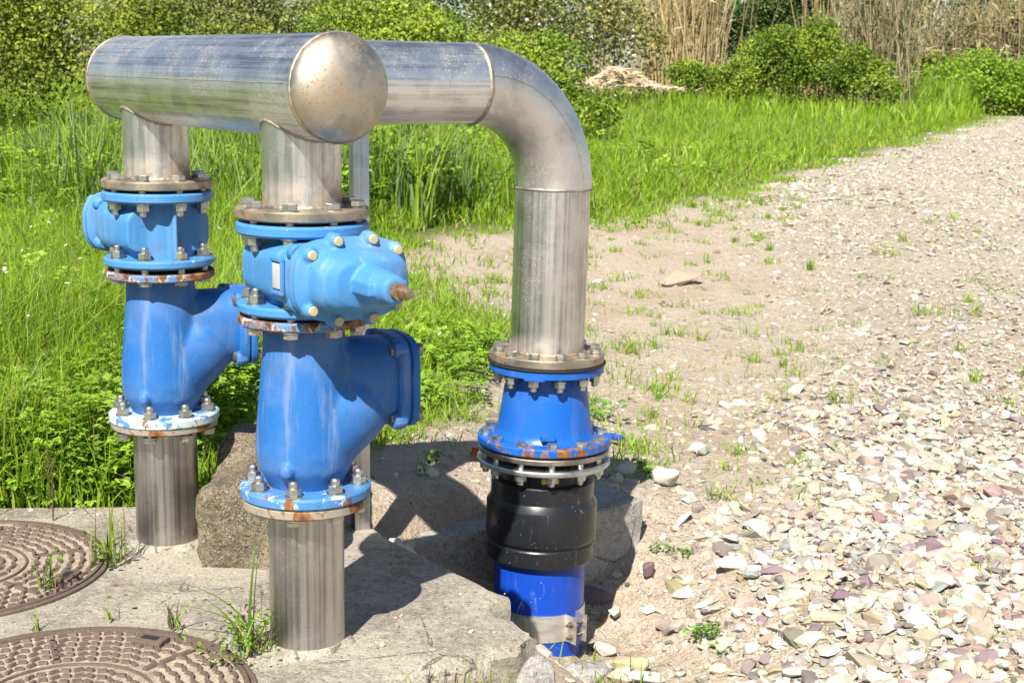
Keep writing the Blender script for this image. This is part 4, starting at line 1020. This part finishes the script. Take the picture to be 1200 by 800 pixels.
def tuft(label, x, y, n_, h, spread, purple=.3, leaves=0, z=None, dry=.15, group='weeds in the cracks of the slab', lean=.45, name='grass_tuft', cat='weed', wid=.004):
    z = float(ground_h(np.array([x]), np.array([y]))[0]) if z is None else z
    px, py = rng.normal(0, spread, n_), rng.normal(0, spread, n_); hh = h * rng.uniform(.35, 1., n_); c = grass_cols(n_, dry)
    pu = rng.random(n_) < purple; c[pu] = np.array([.11, .06, .07])
    Vv, Q, T, Cc = blade_field(px, py, np.zeros(n_) - .004, hh, rng.uniform(.6, 1.3, n_) * wid, np.abs(rng.normal(lean, .3, n_)), c, 4)
    P = [Q, T]
    if leaves:
        lp = np.stack([rng.normal(0, spread * 1.6, leaves), rng.normal(0, spread * 1.6, leaves), np.abs(rng.normal(.03, .025, leaves)) + .004], -1)
        lc = np.array([(.15, .25, .04), (.20, .26, .05), (.10, .18, .03), (.12, .05, .07)])[rng.choice(4, leaves, p=[.4, .25, .2, .15])] * rng.uniform(.8, 1.2, (leaves, 1))
        V2, F2, C2 = instance_np([leaf_t(1, .6)], np.zeros(leaves, int), lp, rotz_tilt(leaves, .6), rng.uniform(.008, .02, leaves), lc)
        P = [Q, np.concatenate([T, F2[0] + len(Vv)])]; Vv = np.concatenate([Vv, V2]); Cc = np.concatenate([Cc, C2])
    return tag(link(name, np_mesh(name, Vv, P, Cc), M['grass'], None, (x, y, z)), label, cat, group)
tuft('bushy weed with purplish stems at the foot of the nearer stand pipe', -.565, 3.02, 34, .13, .024, .25, 130, .004, wid=.0045)
tuft('tall grass stalks by the rim of the further manhole cover', -1.035, 3.53, 26, .21, .022, .4, 60, .012, lean=.18, wid=.006)
tuft('small weed growing from the key slot of the further cover', -1.13, 3.33, 12, .13, .014, .4, 40, .018, lean=.3)
tuft('small spiky grass tuft at the back rim of the nearer cover', -.765, 3.105, 16, .09, .010, .35, 4, .012, lean=.55)
tuft('tiny grass sprig between the two manhole covers', -1.085, 3.10, 7, .075, .008, .3, 0, .004)
tuft('tiniest green sprig right on the nearer cover rim', -.925, 3.155, 7, .045, .006, 0, 3, .012)
tuft('straw coloured grass clump along the front edge of the slab', -.06, 2.93, 60, .14, .05, .25, 20, -.10, dry=.35, lean=.4)
tuft('grass clump at the slab edge, left of the straw coloured one', -.20, 2.83, 34, .15, .04, .2, 10, -.10, dry=.3)
tuft('creeping leafy weed on the right half of the nearer cover', -.60, 2.93, 8, .04, .03, .1, 90, .012)
# one big arching stalk plant beside the front stand pipe
def arching():
    specs = [(-.575, 3.00, .27, .16, 1.2), (-.57, 3.03, .19, 1.15, 2.9), (-.58, 3.03, .14, 1.5, 3.05), (-.566, 3.0, .24, .10, 1.0), (-.555, 3.04, .16, .1, 1.5), (-.60, 3.02, .12, .9, 2.6)]
    A = np.array(specs); c = np.array([(.11, .22, .03)] * len(A))
    Vv, Q, T, Cc = blade_field(A[:, 0] + .57, A[:, 1] - 3.02, np.zeros(len(A)), A[:, 2], np.full(len(A), .0075), A[:, 3], c, 8, .5, A[:, 4])
    return np_mesh('grass_stalk', Vv, [Q, T], Cc)
tag(link('grass_stalk', arching(), M['grass'], None, (-.57, 3.02, .002)), 'long arching green grass stalks in front of the nearer stand pipe', 'weed', 'weeds in the cracks of the slab')
def sprout(label, x, y, s, n_, dz=0.01, group='green weeds on the bare soil'):
    P = np.stack([rng.normal(0, s * .45, n_), rng.normal(0, s * .45, n_), rng.uniform(.1, .7, n_) * s], -1); col = np.array([(.10, .23, .02), (.15, .30, .03), (.08, .17, .02)])[rng.integers(0, 3, n_)] * rng.uniform(.85, 1.15, (n_, 1))
    V_, F_, C_ = instance_np(ROS, rng.integers(0, 8, n_), P, rotz_tilt(n_, .4), rng.uniform(.35, .6, n_) * s, col)
    z = float(ground_h(np.array([x]), np.array([y]))[0]) + dz
    return tag(link('weed_plant', np_mesh('weed_plant', V_, F_, C_), M['leaf'], None, (x, y, z)), label, 'weed', group)
sprout('round bright green weed alone on brown soil by the gravel edge', .612, 4.13, .055, 22)
sprout('clover like weed beside the cream boulder', .53, 5.25, .075, 12)
sprout('small upright weed on the soil right of the kerb end', .55, 4.55, .045, 9)
sprout('dark green broad leaf weed behind the riser flange', .40, 6.15, .10, 8)
sprout('young weed in the gap between shaded soil and kerb', -.24, 4.62, .05, 7)
tuft('single upright grass shoot on shaded soil beside the kerb', -.27, 4.47, 7, .17, .010, 0, 4, None, 0, 'green weeds on the bare soil', .2, wid=.007)
for q, (x, y, n_, h, lb) in enumerate([(.70, 6.7, 40, .12, 'spiky grass clump right of the steel riser flange'), (1.55, 6.6, 44, .11, 'spiky grass clump far out on the gravel'), (.95, 8.1, 40, .12, 'thin grass clump on bare soil short of the pinkish slab'), (1.4, 8.8, 50, .11, 'low grass clump beyond the pinkish slab'), (.62, 7.6, 50, .13, 'broad grass clump near the meadow edge, right of the riser')]):
    tuft(lb, x, y, n_, h, .06, 0, 0, None, .08, 'grass clumps on the bare soil', .7, wid=.006)
tag(link('dry_stalk', sweep([(0, 0, -.01), (.003, 0, .06), (.002, .002, .16)], [.0026, .0022, .0016], 6), M['rust_iron'], None, (-1.30, 3.90, .01)), 'thin brown stick standing up behind the further cover', 'stick')

# ------------------------------------------------------------------ shrubs, canes and far growth
def blob_points(n_, blobs):
    """points near the skin of overlapping ellipsoids, with outward normals"""
    B = np.array(blobs); vol = (B[:, 3] * B[:, 4] * B[:, 5]) ** (2 / 3); k = rng.choice(len(B), n_, p=vol / vol.sum())
    d = rng.normal(size=(n_, 3)); d /= np.linalg.norm(d, axis=1)[:, None]; d[:, 2] = np.abs(d[:, 2]) * np.where(rng.random(n_) < .8, 1, -1)
    rad = (1 - .35 * rng.random(n_) ** 1.6); rad *= .82 + .42 * fbm(d[:, 0] * 2.5 + k * 7.7, d[:, 2] * 2.5 + d[:, 1] * 2, 1.6, 4, 91); rad *= 1 + .34 * (rng.random(n_) < .14) * rng.random(n_)
    p = B[k, :3] + d * B[k, 3:6] * rad[:, None]; return p, d
def frame_from(nrm, jitter):
    n_ = len(nrm); a = nrm + rng.normal(0, jitter, (n_, 3)); a /= np.linalg.norm(a, axis=1)[:, None]
    t = rng.normal(size=(n_, 3)); t -= a * (t * a).sum(1)[:, None]; t /= np.linalg.norm(t, axis=1)[:, None]
    return np.stack([np.cross(t, a), t, a], -1)
LEAF4 = (np.array([(0, 0, 0), (.34, .5, .10), (0, 1, 0), (-.34, .5, .10)]), [np.array([(0, 1, 2), (0, 2, 3)])])
def shrub(name, label, cat, base, blobs, n_, leaf, cols, group=None, flowers=0, stems=9, fl_col=(.8, .78, .72), dry=0.):
    t = thing(name, label, cat, base, (0, 0, 0), group)
    sub = []
    for bx, by, bz, ax, ay, az in blobs:
        sub.append((bx, by, bz * .85, ax * .85, ay * .85, az * .85))
        for q in range(7):
            a = rng.uniform(0, 2 * PI); e = rng.uniform(-.1, 1.3); f = rng.uniform(.22, .48)
            sub.append((bx + ax * .8 * math.cos(a) * math.cos(e), by + ay * .8 * math.sin(a) * math.cos(e), bz + az * .75 * math.sin(e), ax * f, ay * f, az * f * rng.uniform(.7, 1.2)))
    blobs = sub
    p, d = blob_points(n_, blobs); p = p[p[:, 2] > -.05] if True else p; d = d[:len(p)]
    m_ = len(p); cols = np.array(cols); patch = fbm(p[:, 0] + base[0], p[:, 2] * 1.3 + p[:, 1], 1.3, 3, 95)
    ci = np.clip((patch * 1.6 - .3 + rng.normal(0, .22, m_)) * len(cols), 0, len(cols) - 1).astype(int)
    c = cols[ci] * rng.uniform(.75, 1.25, (m_, 1))
    if dry: q = rng.random(m_) < dry; c[q] = np.array([.30, .22, .10]) * rng.uniform(.7, 1.2, (q.sum(), 1))
    V_, F_, C_ = instance_np([LEAF4], np.zeros(m_, int), p, frame_from(d + np.array([0, -.25, .35]), .55), leaf * rng.uniform(.6, 1.35, m_), c)
    link('foliage', np_mesh('foliage', V_, F_, C_), M['leaf'], t)
    if flowers:
        pf, df = blob_points(flowers, blobs); pf = pf + df * leaf * .5
        cl_ = fbm(pf[:, 0], pf[:, 2], 1.8, 2, 99) > .5; pf, df = pf[cl_], df[cl_]
        V_, F_, C_ = instance_np([LEAF4], np.zeros(len(pf), int), pf, frame_from(df, .6), leaf * rng.uniform(.5, 1.1, len(pf)), np.tile([fl_col], (len(pf), 1)) * rng.uniform(.85, 1.05, (len(pf), 1)))
        link('blossom', np_mesh('blossom', V_, F_, C_), M['leaf'], t)
    # twigs through the middle
    bm = bmesh.new(); B = np.array(blobs)
    sv, sq, b_ = [], [], 0
    for i in range(stems):
        k = B[rng.integers(len(B))]; a = np.array([k[0] + rng.uniform(-.4, .4) * k[3], k[1] + rng.uniform(-.3, .3) * k[4], -.05]); e = k[:3] + rng.normal(0, .45, 3) * k[3:6]; e[2] = abs(e[2]) + .1
        mid = (a + e) / 2 + rng.normal(0, .12, 3); r0 = rng.uniform(.012, .03)
        for pp, r_ in ((a, r0), (mid, r0 * .7), (e, r0 * .3)):
            for q in range(4): sv.append(pp + r_ * np.array([math.cos(q * PI / 2), math.sin(q * PI / 2), 0]))
        for l in range(2):
            for q in range(4): sq.append((b_ + l * 4 + q, b_ + l * 4 + (q + 1) % 4, b_ + l * 4 + 4 + (q + 1) % 4, b_ + l * 4 + 4 + q))
        b_ += 12
    link('stem', np_mesh('stem', sv, [np.array(sq)], np.tile([(.16, .11, .07)], (len(sv), 1))), M['bark'], t); bm.free()
    return t
BR = [(.08, .115, .016), (.14, .19, .018), (.20, .26, .024), (.28, .33, .035)]
BR2 = [(.09, .15, .016), (.15, .23, .02), (.21, .30, .028), (.28, .36, .04)]
BRK = [(.10, .125, .03), (.16, .20, .045), (.22, .25, .07), (.30, .29, .11)]
def gz(x, y): return float(ground_h(np.array([x]), np.array([y]))[0])
def base(x, y): return (x, y, gz(x, y))
HG = 'bramble thickets behind the meadow'
shrub('bramble_bush', 'dark leafy bramble thicket behind the tall grass, left of the header', 'bush', base(-6.6, 18.5), [(-2.2, .3, .9, 1.7, 1.2, 1.6), (-.6, 0, .9, 1.5, 1.2, 1.5), (.9, .2, .8, 1.5, 1.2, 1.5), (2.2, .4, .7, 1.1, 1.1, 1.25), (3.0, .6, .6, .9, 1, 1.05)], 48000, .058, BR, HG, dry=.02)
shrub('bramble_bush', 'olive bramble thicket seen just over the header pipe', 'bush', base(-4.6, 27), [(-3, 0, .9, 2.2, 1.4, 1.5), (-1.2, .2, 1., 2, 1.4, 1.5), (.8, 0, 1.0, 2.2, 1.4, 1.45), (2.6, .2, .9, 1.9, 1.4, 1.4)], 36000, .082, BRK, HG, dry=.05)
shrub('bramble_bush', 'bright green bramble mound behind the pipe elbow', 'bush', base(-.9, 23), [(-1.6, .3, .8, 1.5, 1.2, 1.25), (-.4, 0, .9, 1.5, 1.2, 1.35), (.8, 0, .75, 1.3, 1.2, 1.1), (1.7, .2, .45, .9, 1, .75)], 40000, .062, BR2, HG, dry=.015)
shrub('blossom_shrub', 'airy grey green shrub dotted with white blossom above the elbow', 'bush', base(1.5, 41), [(-1.8, 0, 1.5, 1.7, 1, 1.9), (0, 0, 1.8, 1.8, 1, 2.1), (1.5, .2, 1.6, 1.4, 1, 1.7)], 9000, .12, BRK, None, 700, 26, dry=.10)
shrub('evergreen_bush', 'dark evergreen bush standing between the two cane clumps', 'bush', base(8.6, 49), [(-.8, 0, 1.9, 1.3, 1, 2.1), (.7, 0, 2.1, 1.4, 1, 2.3)], 20000, .11, [(.045, .075, .02), (.07, .12, .025), (.11, .17, .035)], None)
shrub('bramble_bush', 'green bramble in front of the canes at the edge of the track', 'bush', base(8.0, 43), [(-2.2, .2, .6, 1.4, 1, 1.0), (-.5, 0, 1.1, 1.5, 1, 1.5), (1.1, -.1, 1.05, 1.4, 1, 1.45), (2.5, .1, .75, 1.1, 1, 1.0)], 42000, .085, BR2, HG, dry=.03)
shrub('weed_mound', 'bright green mound of weeds at the far bend of the track', 'bush', base(16.6, 50), [(-3.2, 0, .4, 1.8, 1.4, 1.0), (-1., 0, .65, 2, 1.6, 1.3), (1.4, 0, .6, 2.2, 1.6, 1.25), (4.0, .4, .5, 2.4, 1.4, 1.1), (6.6, .6, .4, 2.4, 1.4, 1.0)], 42000, .10, [(.14, .26, .02), (.19, .33, .025), (.24, .38, .04)], None)
shrub('bramble_bush', 'low dark bramble in front of the brown reed bed', 'bush', base(17.0, 52.6), [(-1.6, 0, .9, 1.6, 1.2, 1.1), (.6, 0, .8, 1.6, 1.2, 1.0)], 8000, .15, BR, HG, dry=.05)

def canes(name, label, base_, n_, spread, h, lean, cols, leafy=.5, group=None, wid=.022, cat='canes', leaflen=.35):
    t = thing(name, label, cat, base_, (0, 0, 0), group)
    x, y = rng.normal(0, spread[0], n_), rng.normal(0, spread[1], n_); hh = h * rng.uniform(.55, 1.1, n_)
    yaw = rng.uniform(0, 2 * PI, n_); ln = np.abs(rng.normal(lean, lean * .8, n_)); cols = np.array(cols); c = cols[rng.integers(0, len(cols), n_)] * rng.uniform(.75, 1.2, (n_, 1))
    # three-sided tapering stems
    Vs, Qs, b_ = [], [], 0; ts = (0, .35, .7, 1.0); rows = []
    for tt in ts:
        cx, cy, cz = x + np.cos(yaw) * ln * hh * tt ** 1.4, y + np.sin(yaw) * ln * hh * tt ** 1.4, hh * tt - .05
        for q in range(3): r_ = wid * .5 * (1 - .6 * tt); rows.append(np.stack([cx + r_ * math.cos(q * 2.1), cy + r_ * math.sin(q * 2.1), cz], -1))
    Vv = np.stack(rows, 1).reshape(-1, 3); o = np.arange(n_)[:, None] * 12
    Q = np.concatenate([o + np.array([l * 3 + q, l * 3 + (q + 1) % 3, l * 3 + 3 + (q + 1) % 3, l * 3 + 3 + q]) for l in range(3) for q in range(3)])
    link('stem', np_mesh('stem', Vv, [Q], np.repeat(c, 12, 0)), M['cane'], t)
    k = int(n_ * leafy * 10)
    if not k: return t
    i = rng.integers(0, n_, k); tt = rng.uniform(.12, 1, k)
    p = np.stack([x[i] + np.cos(yaw[i]) * ln[i] * hh[i] * tt ** 1.4, y[i] + np.sin(yaw[i]) * ln[i] * hh[i] * tt ** 1.4, hh[i] * tt], -1)
    lc = c[i] * np.array([.85, .95, .9]) * rng.uniform(.7, 1.15, (k, 1)); 
    V_, F_, C_ = instance_np([(np.array([(0, 0, 0), (.05, .4, 0), (0, 1, -.25), (-.05, .4, 0)]), [np.array([(0, 1, 2), (0, 2, 3)])])], np.zeros(k, int), p, rotz_tilt(k, .8), leaflen * rng.uniform(.5, 1.2, k), lc)
    link('leaves', np_mesh('leaves', V_, F_, C_), M['cane'], t)
    return t
CG = 'dry cane clumps along the far side of the meadow'
TAN = [(.52, .40, .20), (.44, .33, .16), (.58, .47, .27), (.34, .26, .13)]
GRY = [(.34, .29, .18), (.24, .23, .13), (.42, .35, .21), (.18, .20, .10), (.40, .31, .17)]
canes('cane_clump', 'straw coloured cane clump leaning over the meadow, right of the elbow', base(5.3, 46), 300, (.62, .7), 5.6, .16, TAN, .35, CG, .042)
canes('cane_clump', 'greyish cane clump with dark foot beside the green bramble', base(11.4, 46), 340, (.50, .6), 5.2, .16, GRY, .9, CG, .042)
canes('cane_clump', 'thin pale canes sticking up behind the green bramble', base(10.0, 48), 60, (.35, .5), 5.6, .10, TAN, .3, CG, .042)
canes('reed_bed', 'brown reed bed along the far end of the track', base(20.5, 55), 1500, (3.2, .9), 4.2, .14, [(.40, .30, .16), (.30, .24, .12), (.46, .37, .22), (.24, .22, .10)], .9, None, .05, 'reeds', .6)
canes('fallen_cane', 'broken pale cane poking out of the foot of the grey cane clump', base(12.2, 44.5), 1, (.12, .1), 2.1, .9, [(.60, .50, .30)], 0, None, .06, 'canes')
# heap of cut stalks
k = 520; x, y = rng.normal(0, .75, k), rng.normal(0, .4, k); z = .05 + .55 * np.exp(-(x / .8) ** 2) * rng.random(k); L = rng.uniform(.25, .7, k)
V_, F_, C_ = instance_np([(np.array([(-.5, 0, 0), (0, .045, .02), (.5, 0, 0), (0, -.045, .02), (0, 0, .06)]), [np.array([(0, 3, 4), (3, 2, 4), (2, 1, 4), (1, 0, 4)])])], np.zeros(k, int), np.stack([x, y, z], -1), rotz_tilt(k, .3), L, np.array([(.52, .40, .26), (.60, .50, .36), (.40, .29, .18)])[rng.integers(0, 3, k)])
tag(link('brush_pile', np_mesh('brush_pile', V_, F_, C_), M['cane'], None, (2.75, 39, gz(2.75, 39) + .55)), 'pale heap of cut dry stalks at the foot of the white blossom shrub', 'brush pile')

def woodland():
    parts_b = []
    for i in range(46):
        x = -34 + i * 1.75 + rng.uniform(-.8, .8); y = 62 + rng.uniform(-5, 6) + abs(x) * .05; h = rng.uniform(2.2, 4.2); parts_b.append((x, y, h * .8, rng.uniform(1.6, 2.8), 1.8, h))
    p, d = blob_points(130000, parts_b); p[:, 2] += .2; m_ = len(p); patch = fbm(p[:, 0], p[:, 2], .22, 3, 97)
    pal = np.array([(.07, .10, .025), (.12, .165, .035), (.17, .22, .055), (.23, .25, .09), (.30, .26, .13)]); c = pal[np.clip((patch * 1.9 - .45 + rng.normal(0, .15, m_)) * 5, 0, 4).astype(int)] * rng.uniform(.8, 1.2, (m_, 1))
    V_, F_, C_ = instance_np([LEAF4], np.zeros(m_, int), p, frame_from(d + np.array([0, -.3, .2]), .6), .17 * rng.uniform(.6, 1.3, m_), c)
    return np_mesh('woodland', V_, F_, C_)
tag(link('far_woodland', woodland(), M['leaf']), 'hazy mixed green and brown growth filling the far distance', 'woodland', None, 'stuff')

# ------------------------------------------------------------------ light, sky, camera
w = bpy.data.worlds.new('World'); scene.world = w; w.use_nodes = True; nt = w.node_tree
sky = nt.nodes.new('ShaderNodeTexSky'); sky.sky_type = 'NISHITA'; sky.sun_disc = False; sky.sun_elevation = R(47); sky.sun_rotation = R(195)
sky.air_density = 1.0; sky.dust_density = .8
bg = nt.nodes['Background']; bg.inputs[1].default_value = .060; nt.links.new(sky.outputs[0], bg.inputs[0])
ld = bpy.data.lights.new('sun', 'SUN'); ld.energy = 5.0; ld.angle = R(.53); ld.color = (1, .945, .85)
so = bpy.data.objects.new('sun', ld); C.objects.link(so)
AZ, EL = R(15.5), R(47); dv = Vector((math.sin(AZ) * math.cos(EL), math.cos(AZ) * math.cos(EL), -math.sin(EL)))
so.rotation_euler = dv.to_track_quat('-Z', 'Y').to_euler(); so.location = (-2, -6, 8)

cd = bpy.data.cameras.new('camera'); co = bpy.data.objects.new('camera', cd); C.objects.link(co); scene.camera = co
cd.lens = 1674.39 / 1200 * 36; cd.sensor_width = 36; cd.clip_start = .05; cd.clip_end = 3000
p_, r_ = .1902, .0162
fwd = Vector((0, math.cos(p_), -math.sin(p_))); up0 = Vector((0, math.sin(p_), math.cos(p_))); X0 = Vector((1, 0, 0))
rt = math.cos(r_) * X0 + math.sin(r_) * up0; up = -math.sin(r_) * X0 + math.cos(r_) * up0
mw = Matrix.Identity(4)
for i in range(3): mw[i][0], mw[i][1], mw[i][2] = rt[i], up[i], -fwd[i]
mw.translation = (0, 0, 1.292); co.matrix_world = mw
cd.dof.use_dof = True; cd.dof.focus_distance = 3.4; cd.dof.aperture_fstop = 13
scene.view_settings.view_transform = 'Standard'; scene.view_settings.look = 'None'; scene.view_settings.gamma = 1
scene.view_settings.exposure = 1.0
scene.render.engine = 'CYCLES'; scene.cycles.use_denoising = True; scene.cycles.max_bounces = 6
scene.render.resolution_x = 1024; scene.render.resolution_y = 682
